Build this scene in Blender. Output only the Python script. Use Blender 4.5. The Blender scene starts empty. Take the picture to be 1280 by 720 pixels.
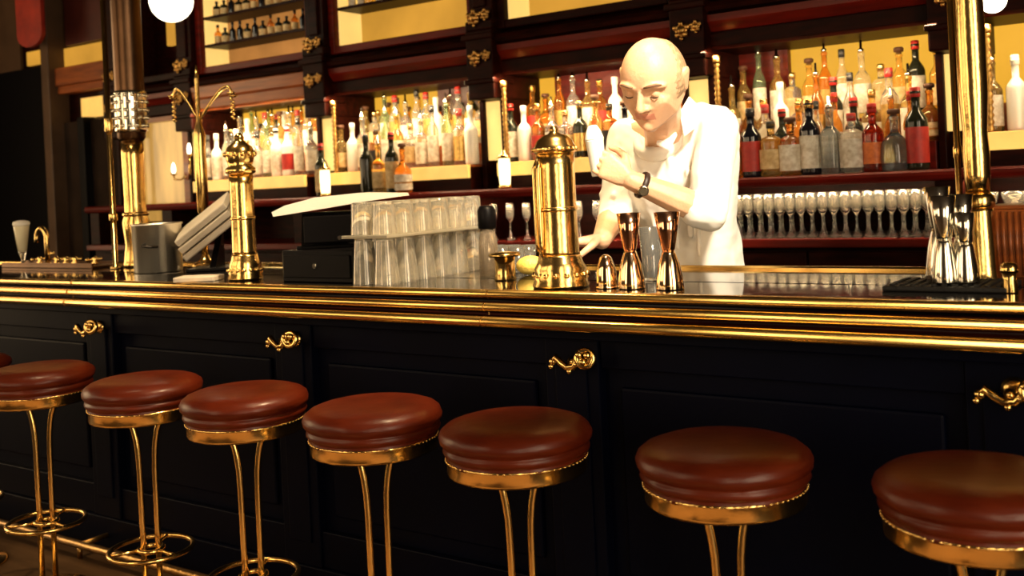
import bpy, bmesh, math, random
from mathutils import Vector, Matrix, Euler
PI = math.pi
R = math.radians
random.seed(7)
scn = bpy.context.scene
COL = scn.collection

# ------------------------------------------------------------------ camera geometry
FOC, PX, PY, ROLL, HEAD, EYE = 1300.0, 640.0, 227.0, R(2.8), R(34.9), 1.358
DV = Vector((-math.sin(HEAD), math.cos(HEAD), 0)); RV = Vector((math.cos(HEAD), math.sin(HEAD), 0))
def ray(x, y):
    dx, dy = x-PX, y-PY
    a = dx*math.cos(ROLL) - dy*math.sin(ROLL); b = dx*math.sin(ROLL) + dy*math.cos(ROLL)
    return DV + RV*(a/FOC) + Vector((0, 0, -b/FOC))
def P(x, y, Y=None, Z=None):
    r = ray(x, y)
    k = Y/r.y if Y is not None else (Z-EYE)/r.z
    return Vector((0, 0, EYE)) + r*k

# ------------------------------------------------------------------ materials
def srgb(r, g, b):
    f = lambda c: (c/255/12.92) if c/255 <= .04045 else ((c/255+.055)/1.055)**2.4
    return (f(r), f(g), f(b), 1)
MATS = {}
def mat(name, col, rough=.5, metal=0, trans=0, ior=1.45, coat=0, emit=None, estr=0, noise=0, nscale=8, bump=0, bscale=40, col2=None, stretch=(1,1,1), spec=.5, alpha=1, sss=0):
    if name in MATS: return MATS[name]
    m = bpy.data.materials.new(name); m.use_nodes = True
    nt = m.node_tree; b = nt.nodes['Principled BSDF']
    b.inputs['Base Color'].default_value = col
    b.inputs['Roughness'].default_value = rough; b.inputs['Metallic'].default_value = metal
    b.inputs['Transmission Weight'].default_value = trans; b.inputs['IOR'].default_value = ior
    b.inputs['Coat Weight'].default_value = coat; b.inputs['Coat Roughness'].default_value = .12
    b.inputs['Specular IOR Level'].default_value = spec; b.inputs['Alpha'].default_value = alpha
    if sss:
        b.inputs['Subsurface Weight'].default_value = sss; b.inputs['Subsurface Radius'].default_value = (.02, .008, .004)
        b.inputs['Subsurface Scale'].default_value = .5
    tc = nt.nodes.new('ShaderNodeTexCoord'); mp = nt.nodes.new('ShaderNodeMapping')
    nt.links.new(tc.outputs['Object'], mp.inputs['Vector']); mp.inputs['Scale'].default_value = stretch
    if emit:
        b.inputs['Emission Color'].default_value = emit; b.inputs['Emission Strength'].default_value = estr
    if noise or col2:
        n = nt.nodes.new('ShaderNodeTexNoise'); n.inputs['Scale'].default_value = nscale; n.inputs['Detail'].default_value = 4
        nt.links.new(mp.outputs['Vector'], n.inputs['Vector'])
        cr = nt.nodes.new('ShaderNodeValToRGB'); cr.color_ramp.elements[0].position = .32; cr.color_ramp.elements[1].position = .68
        base = emit if emit else col
        c2 = col2 if col2 else tuple(c*(1-noise) for c in base[:3])+(1,)
        cr.color_ramp.elements[0].color = c2; cr.color_ramp.elements[1].color = base
        nt.links.new(n.outputs['Fac'], cr.inputs['Fac'])
        nt.links.new(cr.outputs['Color'], b.inputs['Emission Color' if emit else 'Base Color'])
    if bump:
        n2 = nt.nodes.new('ShaderNodeTexNoise'); n2.inputs['Scale'].default_value = bscale; n2.inputs['Detail'].default_value = 3
        nt.links.new(mp.outputs['Vector'], n2.inputs['Vector'])
        bp = nt.nodes.new('ShaderNodeBump'); bp.inputs['Strength'].default_value = bump; bp.inputs['Distance'].default_value = .01
        nt.links.new(n2.outputs['Fac'], bp.inputs['Height']); nt.links.new(bp.outputs['Normal'], b.inputs['Normal'])
    MATS[name] = m
    return m
BRASS = mat('polished_brass', (.90, .60, .21, 1), .2, 1, noise=.22, nscale=14, bump=.06, bscale=60)
RAILB = mat('worn_brass_rail', (.92, .60, .19, 1), .24, 1, col2=(.86, .54, .15, 1), nscale=2, stretch=(.5, 1, 1))
OLDB = mat('aged_brass', (.6, .34, .1, 1), .32, 1, noise=.45, nscale=30, bump=.3, bscale=50)
COPPER = mat('copper_and_gold_plate', (.95, .5, .3, 1), .14, 1)
DCOPPER = mat('dark_copper', (.55, .16, .07, 1), .2, 1)
BRONZE = mat('dark_bronze', (.14, .075, .04, 1), .34, 1, noise=.3)
BRUSHED = mat('brushed_steel', (.85, .80, .70, 1), .36, 1, noise=.1, nscale=30, stretch=(1, 1, .05))
DARKST = mat('dark_steel', (.1, .09, .08, 1), .3, 1)
STEEL = mat('polished_steel', (.85, .8, .68, 1), .16, 1)
LEATHER = mat('oxblood_leather', (.11, .014, .003, 1), .38, coat=.04, spec=.3, col2=(.065, .007, .0015, 1), nscale=9, bump=.25, bscale=14, stretch=(1, 1, 5))
NAVY = mat('navy_black_paint', (.0010, .0016, .007, 1), .45, spec=.07, noise=.4, nscale=3, bump=.04, bscale=30)
BLACKTOP = mat('black_lacquer_bar_top', (.002, .0015, .002, 1), .06, coat=.25, noise=.3, nscale=4)
WOOD = mat('dark_mahogany', (.020, .0028, .0014, 1), .42, spec=.07, col2=(.006, .0012, .0008, 1), nscale=5, stretch=(1.5, 8, 8), bump=.05)
REDWOOD = mat('red_mahogany', (.13, .007, .003, 1), .36, coat=.03, spec=.2, col2=(.06, .004, .002, 1), nscale=4, stretch=(1, 9, 9), bump=.05)
WARMWOOD = mat('warm_brown_wood', (.34, .09, .02, 1), .35, coat=.15, spec=.3, col2=(.17, .045, .014, 1), nscale=4, stretch=(1, 9, 9), bump=.05)
GREYWOOD = mat('taupe_painted_wood', (.10, .055, .03, 1), .4, noise=.3, spec=.3, nscale=6)
BLACK = mat('black_plastic', (.003, .0025, .003, 1), .4, spec=.12)
RUBBER = mat('black_rubber', (.008, .007, .007, 1), .6, bump=.3, bscale=200)
PALE = mat('pale_plastic', (.72, .66, .55, 1), .4, noise=.1)
GREYP = mat('warm_grey_plastic', (.36, .30, .24, 1), .5, noise=.15)
PAPER = mat('cream_paper', (.62, .55, .45, 1), .7, noise=.15, nscale=20)
GOLDLIT = mat('backlit_amber_glass', (.03, .014, .002, 1), .4, emit=(.81, .40, .034, 1), estr=.90, noise=.18, nscale=1.6, spec=.1)
UPLIT = mat('backlit_frosted_glass', (.02, .013, .005, 1), .5, emit=(.74, .345, .04, 1), estr=.88, noise=.32, nscale=2.2, spec=.1)
DIMLIT = mat('dim_backlit_frosted_glass', (.02, .014, .006, 1), .5, emit=(.47, .185, .04, 1), estr=.95, noise=.45, nscale=2.6, spec=.1)
EDGELIT = mat('lit_cream_glass_edge', (.6, .5, .25, 1), .3, emit=(.95, .58, .15, 1), estr=.8, noise=.1)
STRIPLIT = mat('lit_onyx_strip', (.6, .4, .1, 1), .3, emit=(1.0, .56, .13, 1), estr=.8, noise=.25, nscale=9)
TANLIT = mat('tan_backlit_mirror_glass', (.1, .06, .02, 1), .15, emit=(.80, .42, .09, 1), estr=.80, noise=.6, nscale=3, stretch=(3, 1, .6))  # glow and blotches stand in for lamps reflected in the mirror
GLOBEM = mat('opal_globe_glass', (.9, .85, .7, 1), .3, emit=(1.0, .88, .60, 1), estr=5)
LAMPM = mat('glowing_lamp_glass', (.9, .8, .5, 1), .3, emit=(1.0, .80, .38, 1), estr=2.2)
MIRROR = mat('aged_mirror', (.55, .38, .2, 1), .16, 1, noise=.4, nscale=5)
DMIRROR = mat('dark_window_glass', (.03, .018, .012, 1), .12, coat=.5, noise=.5, nscale=6)
REDP = mat('red_poster_paint', (.42, .03, .01, 1), .5, col2=(.2, .01, .006, 1), nscale=6, bump=.1)
DRED = mat('dark_red_panel', (.07, .012, .008, 1), .4, noise=.3)
CLEAR = mat('clear_glassware', (.97, .94, .86, 1), .03, trans=.93, ior=1.42, coat=.6)
WALLM = mat('umber_plaster', (.03, .012, .006, 1), .7, noise=.4, nscale=3, bump=.1)
FLOORM = mat('dark_floor_boards', (.075, .04, .018, 1), .5, spec=.06, noise=.35, nscale=3, stretch=(1, 8, 1), bump=.1)
CEILM = mat('dark_ceiling_plaster', (.02, .011, .006, 1), .8, noise=.2)
SKIN = mat('skin', (.72, .42, .25, 1), .45, noise=.12, nscale=25, bump=.12, bscale=120, sss=.12)
LIPS = mat('lips', (.55, .22, .14, 1), .45)
HAIR = mat('thin_grey_hair', (.52, .33, .18, 1), .6, noise=.5, nscale=120, bump=.5, bscale=200, stretch=(1, 1, .3))
BROWM = mat('eyebrow_hair', (.20, .11, .06, 1), .7)
SHIRT = mat('white_cotton', (.86, .82, .74, 1), .75, noise=.04, nscale=10, bump=.25, bscale=9)
TROUS = mat('black_trousers', (.01, .01, .012, 1), .8)
EYEW = mat('eye_white', (.6, .5, .42, 1), .2)
EYED = mat('eye_dark', (.02, .012, .01, 1), .15)
LEMON = mat('lemon_peel', (.85, .6, .12, 1), .45, bump=.3, bscale=150)
BEER = mat('pale_beer', (.95, .82, .45, 1), .1, trans=.6, ior=1.33, emit=None)
FOAM = mat('white_foam', (.95, .9, .78, 1), .8)
WHITEP = mat('white_enamel', (.88, .86, .8, 1), .3)

# ------------------------------------------------------------------ mesh builder
class MB:
    def __init__(s): s.bm = bmesh.new(); s.mi = 0; s.smooth = True
    def _mark(s, fs):
        for f in fs: f.material_index = s.mi; f.smooth = s.smooth
    def box(s, x0, x1, y0, y1, z0, z1, bevel=0, M=None):
        vs = [s.bm.verts.new((x, y, z)) for z in (z0, z1) for x, y in ((x0, y0), (x1, y0), (x1, y1), (x0, y1))]
        q = [(3, 2, 1, 0), (4, 5, 6, 7), (0, 1, 5, 4), (1, 2, 6, 5), (2, 3, 7, 6), (3, 0, 4, 7)]
        fs = [s.bm.faces.new([vs[i] for i in f]) for f in q]
        if M is not None: bmesh.ops.transform(s.bm, matrix=M, verts=vs)
        for f in fs: f.material_index = s.mi; f.smooth = False
        if bevel:
            es = list({e for f in fs for e in f.edges})
            r = bmesh.ops.bevel(s.bm, geom=es, offset=bevel, segments=2, profile=.5, affect='EDGES', clamp_overlap=True)
            for f in r['faces']: f.material_index = s.mi; f.smooth = False
        return s
    def lathe(s, prof, c=(0, 0, 0), n=24, M=None, wob=None, cap=True):
        rings = []; vs = []
        for j, (r, z) in enumerate(prof):
            ring = []
            for i in range(n):
                a = 2*PI*i/n
                rr = r*(1+(wob(a, z) if wob else 0))
                v = s.bm.verts.new((c[0]+rr*math.cos(a), c[1]+rr*math.sin(a), c[2]+z)); ring.append(v); vs.append(v)
            rings.append(ring)
        fs = []
        for A, B in zip(rings, rings[1:]):
            for i in range(n):
                fs.append(s.bm.faces.new((A[i], A[(i+1) % n], B[(i+1) % n], B[i])))
        if cap:
            fs.append(s.bm.faces.new(list(reversed(rings[0])))); fs.append(s.bm.faces.new(rings[-1]))
        s._mark(fs)
        for f in (fs[-2:] if cap else []): f.smooth = False
        if M is not None: bmesh.ops.transform(s.bm, matrix=M, verts=vs)
        return s
    def tube(s, pts, r, n=10, caps=True):
        pts = [Vector(p) for p in pts]; rad = r if isinstance(r, (list, tuple)) else [r]*len(pts)
        rings = []; up = None
        for k, p in enumerate(pts):
            d = (pts[min(k+1, len(pts)-1)] - pts[max(k-1, 0)]).normalized()
            if up is None:
                up = Vector((0, 0, 1)) if abs(d.z) < .9 else Vector((0, 1, 0))
            u = d.cross(up).normalized(); w = u.cross(d).normalized(); up = w
            rings.append([s.bm.verts.new(p + (u*math.cos(2*PI*i/n)+w*math.sin(2*PI*i/n))*rad[k]) for i in range(n)])
        fs = []
        for A, B in zip(rings, rings[1:]):
            for i in range(n): fs.append(s.bm.faces.new((A[i], A[(i+1) % n], B[(i+1) % n], B[i])))
        if caps: fs.append(s.bm.faces.new(list(reversed(rings[0])))); fs.append(s.bm.faces.new(rings[-1]))
        s._mark(fs); return s
    def torus(s, c, R_, r, n=32, m=10, M=None, a0=0, a1=2*PI):
        full = abs(a1-a0-2*PI) < 1e-6
        k = n if full else n+1
        rings = []
        vs = []
        for i in range(k):
            a = a0+(a1-a0)*i/n
            ring = [s.bm.verts.new((c[0]+(R_+r*math.cos(2*PI*j/m))*math.cos(a), c[1]+(R_+r*math.cos(2*PI*j/m))*math.sin(a), c[2]+r*math.sin(2*PI*j/m))) for j in range(m)]
            rings.append(ring); vs += ring
        fs = []
        for i in range(n if full else n):
            A, B = rings[i], rings[(i+1) % k]
            for j in range(m): fs.append(s.bm.faces.new((A[j], B[j], B[(j+1) % m], A[(j+1) % m])))
        s._mark(fs)
        if M is not None: bmesh.ops.transform(s.bm, matrix=M, verts=vs)
        return s
    def ball(s, c, r, sub=2, sc=(1, 1, 1)):
        M = Matrix.Translation(c) @ Matrix.Diagonal((r*sc[0], r*sc[1], r*sc[2], 1))
        g = bmesh.ops.create_icosphere(s.bm, subdivisions=sub, radius=1, matrix=M)
        s._mark({f for v in g['verts'] for f in v.link_faces}); return s
    def prism(s, prof, x0, x1, axis='x', smooth=False):
        def mk(u, v, t): return (t, u, v) if axis == 'x' else (u, t, v)
        A = [s.bm.verts.new(mk(u, v, x0)) for u, v in prof]; B = [s.bm.verts.new(mk(u, v, x1)) for u, v in prof]
        n = len(prof); fs = [s.bm.faces.new((A[i], A[(i+1) % n], B[(i+1) % n], B[i])) for i in range(n)]
        for f in fs: f.smooth = smooth; f.material_index = s.mi
        for f in (s.bm.faces.new(A), s.bm.faces.new(list(reversed(B)))): f.smooth = False; f.material_index = s.mi
        return s
    def hull(s, balls, sub=2):
        """convex hull of ellipsoids: (centre, radius or (rx,ry,rz))"""
        tb_ = bmesh.new()
        for c, r in balls:
            rr = r if isinstance(r, (tuple, list)) else (r, r, r)
            bmesh.ops.create_icosphere(tb_, subdivisions=sub, radius=1, matrix=Matrix.Translation(Vector(c)) @ Matrix.Diagonal((*rr, 1)))
        bmesh.ops.delete(tb_, geom=tb_.edges[:], context='EDGES_FACES')
        bmesh.ops.convex_hull(tb_, input=tb_.verts[:])
        mp_ = {}
        for f_ in tb_.faces:
            q_ = []
            for v_ in f_.verts:
                if v_ not in mp_: mp_[v_] = s.bm.verts.new(v_.co)
                q_.append(mp_[v_])
            g_ = s.bm.faces.new(q_); g_.smooth = True; g_.material_index = s.mi
        tb_.free()
        return s
    def mesh(s, name, mats):
        bmesh.ops.recalc_face_normals(s.bm, faces=s.bm.faces[:])
        me = bpy.data.meshes.new(name); s.bm.to_mesh(me); s.bm.free()
        for m in (mats if isinstance(mats, (list, tuple)) else [mats]): me.materials.append(m)
        return me
    def build(s, name, mats, parent=None, loc=None, rz=0):
        o = bpy.data.objects.new(name, s.mesh(name, mats)); COL.objects.link(o)
        if parent is not None: o.parent = parent
        if loc is not None: o.location = loc
        if rz: o.rotation_euler.z = rz
        return o
def inst(name, me, parent=None, loc=(0, 0, 0), rot=(0, 0, 0), sc=None):
    o = bpy.data.objects.new(name, me); COL.objects.link(o); o.parent = parent; o.location = loc; o.rotation_euler = rot
    if sc: o.scale = sc
    return o
def tag(o, label, cat, group=None, kind=None):
    o['label'] = label; o['category'] = cat
    if group: o['group'] = group
    if kind: o['kind'] = kind
    return o
def empty(name, loc, label, cat, group=None, rz=0):
    o = bpy.data.objects.new(name, None); COL.objects.link(o); o.location = loc; o.rotation_euler.z = rz; o.empty_display_size = .05
    return tag(o, label, cat, group)
def structure(o, label=None):
    o['kind'] = 'structure'
    if label: o['label'] = label
    return o
def copy_tree(o, parent=None):
    c = o.copy(); COL.objects.link(c); c.parent = parent
    for ch in list(o.children): copy_tree(ch, c)
    return c
ORD = ['first', 'second', 'third', 'fourth', 'fifth', 'sixth', 'seventh', 'eighth', 'ninth', 'tenth', 'eleventh', 'twelfth', 'thirteenth',
       'fourteenth', 'fifteenth', 'sixteenth', 'seventeenth', 'eighteenth', 'nineteenth', 'twentieth', 'twenty-first', 'twenty-second', 'twenty-third', 'twenty-fourth']

# ------------------------------------------------------------------ setting
structure(MB().box(-9.2, 2.4, -1.2, 5.3, -.06, 0).build('floor', FLOORM))
structure(MB().box(-9.2, 2.4, -1.2, 5.3, 3.35, 3.45).build('ceiling', CEILM))
structure(MB().box(-9.2, 2.4, 5.2, 5.3, 0, 3.35).build('wall_back', WALLM))
def wall_with_windows(name, axis, pos, lo, hi, wins, outward):
    """wall in plane axis=pos with rectangular openings (u0,u1,z0,z1)"""
    t = MB(); p0, p1 = sorted((pos, pos+.1*outward))
    def bb_(u0, u1, z0, z1):
        if u1-u0 < 1e-4 or z1-z0 < 1e-4: return
        if axis == 'x': t.box(p0, p1, u0, u1, z0, z1)
        else: t.box(u0, u1, p0, p1, z0, z1)
    cur = lo
    for u0, u1, z0, z1 in wins:
        bb_(cur, u0, 0, 3.35); bb_(u0, u1, 0, z0); bb_(u0, u1, z1, 3.35); cur = u1
    bb_(cur, hi, 0, 3.35)
    structure(t.build(name, WALLM))
    for u0, u1, z0, z1 in wins:
        global WN; WN += 1
        f = MB(); m_ = pos+.05*outward
        def bar_(a0, a1, c0, c1):
            if axis == 'x': f.box(m_-.03, m_+.03, a0, a1, c0, c1, .004)
            else: f.box(a0, a1, m_-.03, m_+.03, c0, c1, .004)
        bar_(u0, u0+.05, z0, z1); bar_(u1-.05, u1, z0, z1); bar_(u0, u1, z0, z0+.06); bar_(u0, u1, z1-.05, z1)
        structure(f.build(f'window_{WN}', WOOD))
WN = 0
RWIN = [(-.35, 1.25, .35, 3.1)]; FWIN = [(-8.9, -6.5, 1.3, 2.95), (-6.2, -3.8, 1.3, 2.95), (-3.3, -2.2, .7, 2.95), (.75, 1.95, .4, 2.95)]; LWIN = [(.0, 2.4, .4, 3.1)]  # front and left windows are unseen, added for highlights on the brass
wall_with_windows('wall_right', 'x', 2.4, -1.2, 5.3, RWIN, 1)
wall_with_windows('wall_front', 'y', -1.2, -9.2, 2.4, FWIN, -1)
wall_with_windows('wall_left', 'x', -9.2, -1.2, 5.3, LWIN, -1)
b = MB().box(-9.2, 2.4, 5.165, 5.2, 0, .14, .006); structure(b.build('baseboard_back', WOOD))

# ------------------------------------------------------------------ bar counter
BT = 1.06
YF, YB = 2.335, 2.97
XL, XR = -6.2, .75
bar = empty('bar_counter', ((XL+XR)/2, 2.7, 0), 'long dark bar counter with a stepped brass edge running across the whole room', 'bar counter')
bx = (XL+XR)/2
def barpart(mb, name, m, parent=bar):
    o = mb.build(name, m); o.parent = parent
    if parent is bar: o.location = (-bx, -2.7, 0)
    return o
# counter top with a shallow groove and drop
t = MB(); t.prism([(YF, BT-.05), (YF, BT), (2.60, BT), (2.603, BT-.004), (2.612, BT-.004), (2.615, BT), (YB-.02, BT), (YB-.02, BT-.05)], XL, XR)
barpart(t, 'countertop', BLACKTOP)
t = MB(); t.prism([(YB-.02, BT-.05), (YB-.02, BT+.006), (YB-.012, BT+.011), (YB, BT+.011), (YB+.008, BT+.004), (YB+.008, BT-.05)], XL, XR)
o = barpart(t, 'back_edge_strip', RAILB); o['label'] = 'slim brass strip along the back edge'
def arcp(cy, cz, r, a0, a1, n=7): return [(cy+r*math.cos(R(a0+(a1-a0)*i/n)), cz+r*math.sin(R(a0+(a1-a0)*i/n))) for i in range(n+1)]
prof = [(YF+.012, BT-.052), (YF+.012, BT)]
prof += arcp(2.326, BT-.0115, .0120, 88, 265, 16)
prof += [(2.338, BT-.0245), (2.338, BT-.0330)]
prof += arcp(2.307, BT-.0450, .0125, 96, 265, 16)
prof += [(2.324, BT-.0580), (2.324, BT-.0680)]
prof += arcp(2.294, BT-.0835, .0150, 92, 265, 16)
prof += [(2.36, BT-.0995), (2.36, BT-.052)]
t = MB(); t.prism(prof, XL, XR, smooth=True)
for f_ in t.bm.faces:
    c_ = f_.calc_center_median()
    if abs(f_.normal.x) < .5 and c_.z < BT-.018 and ((BT-.036 < c_.z < BT-.023 and c_.y > 2.312) or (BT-.0715 < c_.z < BT-.0555 and c_.y > 2.299)): f_.material_index = 1  # groove faces in dark wood deepen the shade between ridges
o = barpart(t, 'edge_moulding', [RAILB, WOOD]); o['label'] = 'stepped brass edge moulding of three rounded ridges'
for X in (-5.1, -3.72, -1.72):
    t = MB(); t.prism([(y-.0008 if y < 2.33 else y, z) for y, z in prof], X-.002, X+.002); barpart(t, 'moulding_joint', OLDB)
t = MB(); t.box(XL, XR, 2.35, YB-.03, BT-.11, BT-.05); t.box(XL, XR, 2.37, 2.46, BT-.135, BT-.11, .004); barpart(t, 'apron', NAVY)
t = MB(); t.box(XL, XR, 2.44, 2.93, .0, BT-.11); barpart(t, 'carcass', NAVY)
SPC = 1.09
stX = [-.42 - SPC*i for i in range(-1, 6)]
for X in stX:
    t = MB(); t.box(X-.085, X+.085, 2.405, 2.45, .12, BT-.135, .004)
    t.box(X-.05, X+.05, 2.398, 2.408, .2, BT-.20, .003); barpart(t, 'front_stile', NAVY)
for X0, X1 in zip(stX[1:], stX):
    a, c = X0+.085, X1-.085
    t = MB()
    t.box(a, c, 2.415, 2.45, BT-.215, BT-.135, .004); t.box(a, c, 2.415, 2.45, .12, .24, .004)
    t.box(a+.05, c-.05, 2.425, 2.45, .29, BT-.265, .008); barpart(t, 'front_panel', NAVY)
t = MB(); t.box(XL, XR, 2.40, 2.45, 0, .12, .004); barpart(t, 'plinth', NAVY)
# foot rail
t = MB(); t.tube([(XL+.1, 2.28, .05), (XR-.1, 2.28, .05)], .014, 14)
fr = barpart(t, 'foot_rail', OLDB)
for X in stX:
    if XL < X < XR:
        t = MB(); t.tube([(X, 2.41, .05), (X, 2.28, .05)], .010, 10); t.tube([(X, 2.28, .05), (X, 2.28, 0)], .010, 10)
        barpart(t, 'rail_bracket', OLDB)
# ornate brass bag hooks
def hook_mesh():
    h = MB()
    h.lathe([(.026, 0), (.028, .004), (.020, .008), (.014, .014)], M=Matrix.Translation((0, 0, 0)) @ Matrix.Rotation(R(90), 4, 'X'), n=20)   # wall rose
    h.tube([(0, -.008, 0), (0, -.045, -.004), (0, -.065, .002)], [.012, .010, .013], 12)
    h.tube([(-.062, -.062, -.006), (-.046, -.066, .010), (-.030, -.068, -.004), (-.012, -.068, -.015), (.010, -.068, -.012), (.026, -.068, .004), (.038, -.068, .014)], [.006, .011, .010, .009, .010, .012, .016], 12)
    h.ball((-.058, -.063, -.002), .0125, 2)
    h.ball((-.066, -.062, -.016), .008, 2); h.ball((-.004, -.070, -.024), .008, 2)
    h.torus((0, 0, 0), .0215, .0085, 26, 10, M=Matrix.Translation((.045, -.068, .012)) @ Matrix.Rotation(R(78), 4, 'X') @ Matrix.Rotation(R(20), 4, 'Y'))
    h.ball((.030, -.074, .022), .0105, 2); h.ball((.043, -.076, .004), .011, 2); h.ball((.056, -.074, .022), .0105, 2); h.ball((.020, -.072, -.004), .009, 2)
    return h.mesh('bag_hook', [BRASS])
hm = hook_mesh()
for px, py in ((105, 412), (350, 428), (713, 453), (1262, 495)):
    p = P(px, py, Y=2.335); inst('bag_hook', hm, bar, (p.x-bx, 2.404-2.7, p.z))

# ------------------------------------------------------------------ bar stools
def seat_prof():
    return [(.002, .098), (.06, .0975), (.11, .096), (.145, .092), (.165, .085), (.179, .074), (.184, .062), (.182, .050), (.175, .042), (.1715, .039), (.175, .036), (.177, .028), (.173, .020), (.167, .0165), (.166, .015), (.169, .011), (.168, .004), (.164, 0), (.15, -.002)][::-1]
wobf = lambda a, z: .006*math.sin(5*a+z*60)+.004*math.sin(11*a+2+z*90)
seatm = MB().lathe(seat_prof(), n=64, wob=wobf).mesh('seat', [LEATHER])
sd = MB(); sd.lathe([(.10, -.030), (.160, -.030), (.1665, -.027), (.1675, -.022), (.1675, .002), (.1695, .005), (.1695, .010), (.16, .0115)], n=64)
for i in range(72):
    a = 2*PI*i/72; sd.ball((.1695*math.cos(a), .1695*math.sin(a), .0075), .0035, 1)
ringm = sd.mesh('seat_band', [BRASS])
capm = MB().lathe([(.002, -.056), (.010, -.055), (.016, -.050), (.020, -.044), (.045, -.040), (.06, -.028)], n=28).mesh('hub', [BRASS])
def stool_at(c, label, rz):
    root = empty('bar_stool', (c.x, c.y, 0), label, 'bar stool', 'leather bar stools along the bar', rz)
    SZ = .697
    inst('seat', seatm, root, (0, 0, SZ)); inst('seat_band', ringm, root, (0, 0, SZ)); inst('hub', capm, root, (0, 0, SZ))
    for s in (-1, 1):
        inst('tube_leg', legm[s], root)
    inst('foot_ring', footm, root); inst('base_plate', basem, root)
    return root
legm = {}
for s in (-1, 1):
    pts = []
    for k in range(12):
        q = k/11; pts.append((s*(.024+.032*(1-q)**3*(1 if q < 1 else 0)), 0, .605-.13*q))
    pts = [(s*.062, 0, .668), (s*.054, 0, .660), (s*.046, 0, .645), (s*.038, 0, .622), (s*.032, 0, .59), (s*.0275, 0, .55), (s*.0255, 0, .49), (s*.0245, 0, .30), (s*.0245, 0, .02)]
    legm[s] = MB().tube(pts, .0095, 14).mesh('tube_leg', [BRASS])
f = MB(); f.torus((0, 0, .245), .128, .008, 44, 10)
f.torus((0, 0, .245), .037, .008, 28, 10)
for a in (90, 210, 330): f.tube([(.034*math.cos(R(a)), .034*math.sin(R(a)), .245), (.124*math.cos(R(a)), .124*math.sin(R(a)), .245)], .006, 8)
footm = f.mesh('foot_ring', [BRASS])
basem = MB().lathe([(.14, 0), (.14, .006), (.13, .012), (.06, .018), (.04, .03)], n=40).mesh('base_plate', [BRASS])
stpx = [(50, 458), (180, 473), (307, 487), (467, 507), (645, 524), (904, 545), (1222, 580)]
slabs = ['oxblood leather bar stool nearest the dim hook at left, second from the left edge',
 'oxblood leather bar stool third from left, between the dim hook and first bright hook',
 'oxblood leather bar stool directly below the leftmost bright brass hook, fourth from the left edge',
 'oxblood leather bar stool under the upturned glasses, between the two central brass hooks',
 'oxblood leather bar stool below the brass hook near the big brass beer font',
 'largest fully visible oxblood leather bar stool, in front of the copper jiggers',
 'oxblood leather bar stool cut off by the right edge of the photo']
base6 = P(904, 566, Z=.735)
stool_x = []
for (px, py), lb in zip(stpx, slabs):
    Yc = 2.03
    p = P(px, py+28, Y=Yc); stool_x.append(p.x)
    d = math.atan2(p.y, p.x)   # legs pair seen broadside from the front right
    stool_at(Vector((p.x, Yc, 0)), lb, R(30))
stool_at(Vector((stool_x[0]-.55, 2.03, 0)), 'oxblood leather bar stool cut off by the left edge of the photo', R(30))

# ------------------------------------------------------------------ back bar
PX_ = [-7.9, -6.38, -5.6, -4.4, -3.19, -2.02, -.90, .25]
YW = 4.5
bb = empty('back_bar', (-3.8, 4.6, 0), 'tall mahogany back bar with backlit amber glass bays and dark pilasters', 'back bar')
def bpart(mb, name, m, parent=bb):
    o = mb.build(name, m); o.parent = parent
    if parent is bb: o.location = (3.8, -4.6, 0)
    return o
LED = 1.325
# lower carcass, ledge, glass shelf
t = MB(); t.box(-6.46, 1.2, 4.22, 4.9, 0, 1.03); bpart(t, 'lower_carcass', WOOD)
t = MB(); t.box(-6.46, 1.2, 4.15, 4.9, 1.03, 1.066, .005); bpart(t, 'glass_shelf', REDWOOD)
t = MB(); t.prism([(4.15, LED-.008), (4.145, LED-.02), (4.15, LED-.034), (4.16, LED-.042), (4.9, LED-.042), (4.9, LED), (4.158, LED)], -6.46, 1.2); bpart(t, 'ledge', REDWOOD)
t = MB(); t.box(-6.46, 1.2, 4.62, 4.9, 1.066, LED-.042); bpart(t, 'niche_back', WOOD)
for X in PX_[1:]:
    t = MB(); t.box(X-.05, X+.05, 4.17, 4.6, 1.066, LED-.042, .003); bpart(t, 'shelf_divider', WOOD)
for X0, X1 in zip(PX_[1:-1], PX_[2:]):
    for k in range(2):
        a = X0+.06+k*(X1-X0-.12)/2; c = a+(X1-X0-.12)/2-.01
        t = MB(); t.box(a, c, 4.195, 4.225, .12, .78, .004); t.box(a+.05, c-.05, 4.188, 4.2, .18, .72, .004); d = bpart(t, 'cabinet_door', WOOD)
        t = MB(); t.box(a, c, 4.195, 4.225, .80, 1.01, .004); dr = bpart(t, 'drawer', WOOD)
        t = MB(); t.lathe([(.006, 0), (.006, .014), (.015, .02), (.016, .027), (.006, .032)], n=16, M=Matrix.Translation(((a+c)/2, 4.195, .905)) @ Matrix.Rotation(R(90), 4, 'X'))
        t.build('knob', BRASS, dr)
# cornice
CZ0, CZ1 = 1.91, 2.15
t = MB(); t.prism([(4.42, CZ0), (4.40, CZ0+.015), (4.40, CZ0+.07), (4.435, CZ0+.075), (4.435, CZ0+.082), (4.9, CZ0+.082), (4.9, CZ0)], -6.46, 1.2); bpart(t, 'lower_frieze', WOOD)
t = MB(); t.prism([(4.41, CZ0+.082), (4.395, CZ0+.10), (4.375, CZ0+.125), (4.37, CZ0+.155), (4.40, CZ0+.16), (4.9, CZ0+.16), (4.9, CZ0+.082)], -6.46, 1.2); o = bpart(t, 'red_cornice_band', REDWOOD)
t = MB(); t.prism([(4.42, CZ0+.16), (4.36, CZ0+.17), (4.35, CZ0+.19), (4.36, CZ0+.21), (4.42, CZ0+.225), (4.45, CZ1), (4.9, CZ1), (4.9, CZ0+.16)], -6.46, 1.2); bpart(t, 'upper_frieze', WOOD)
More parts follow.
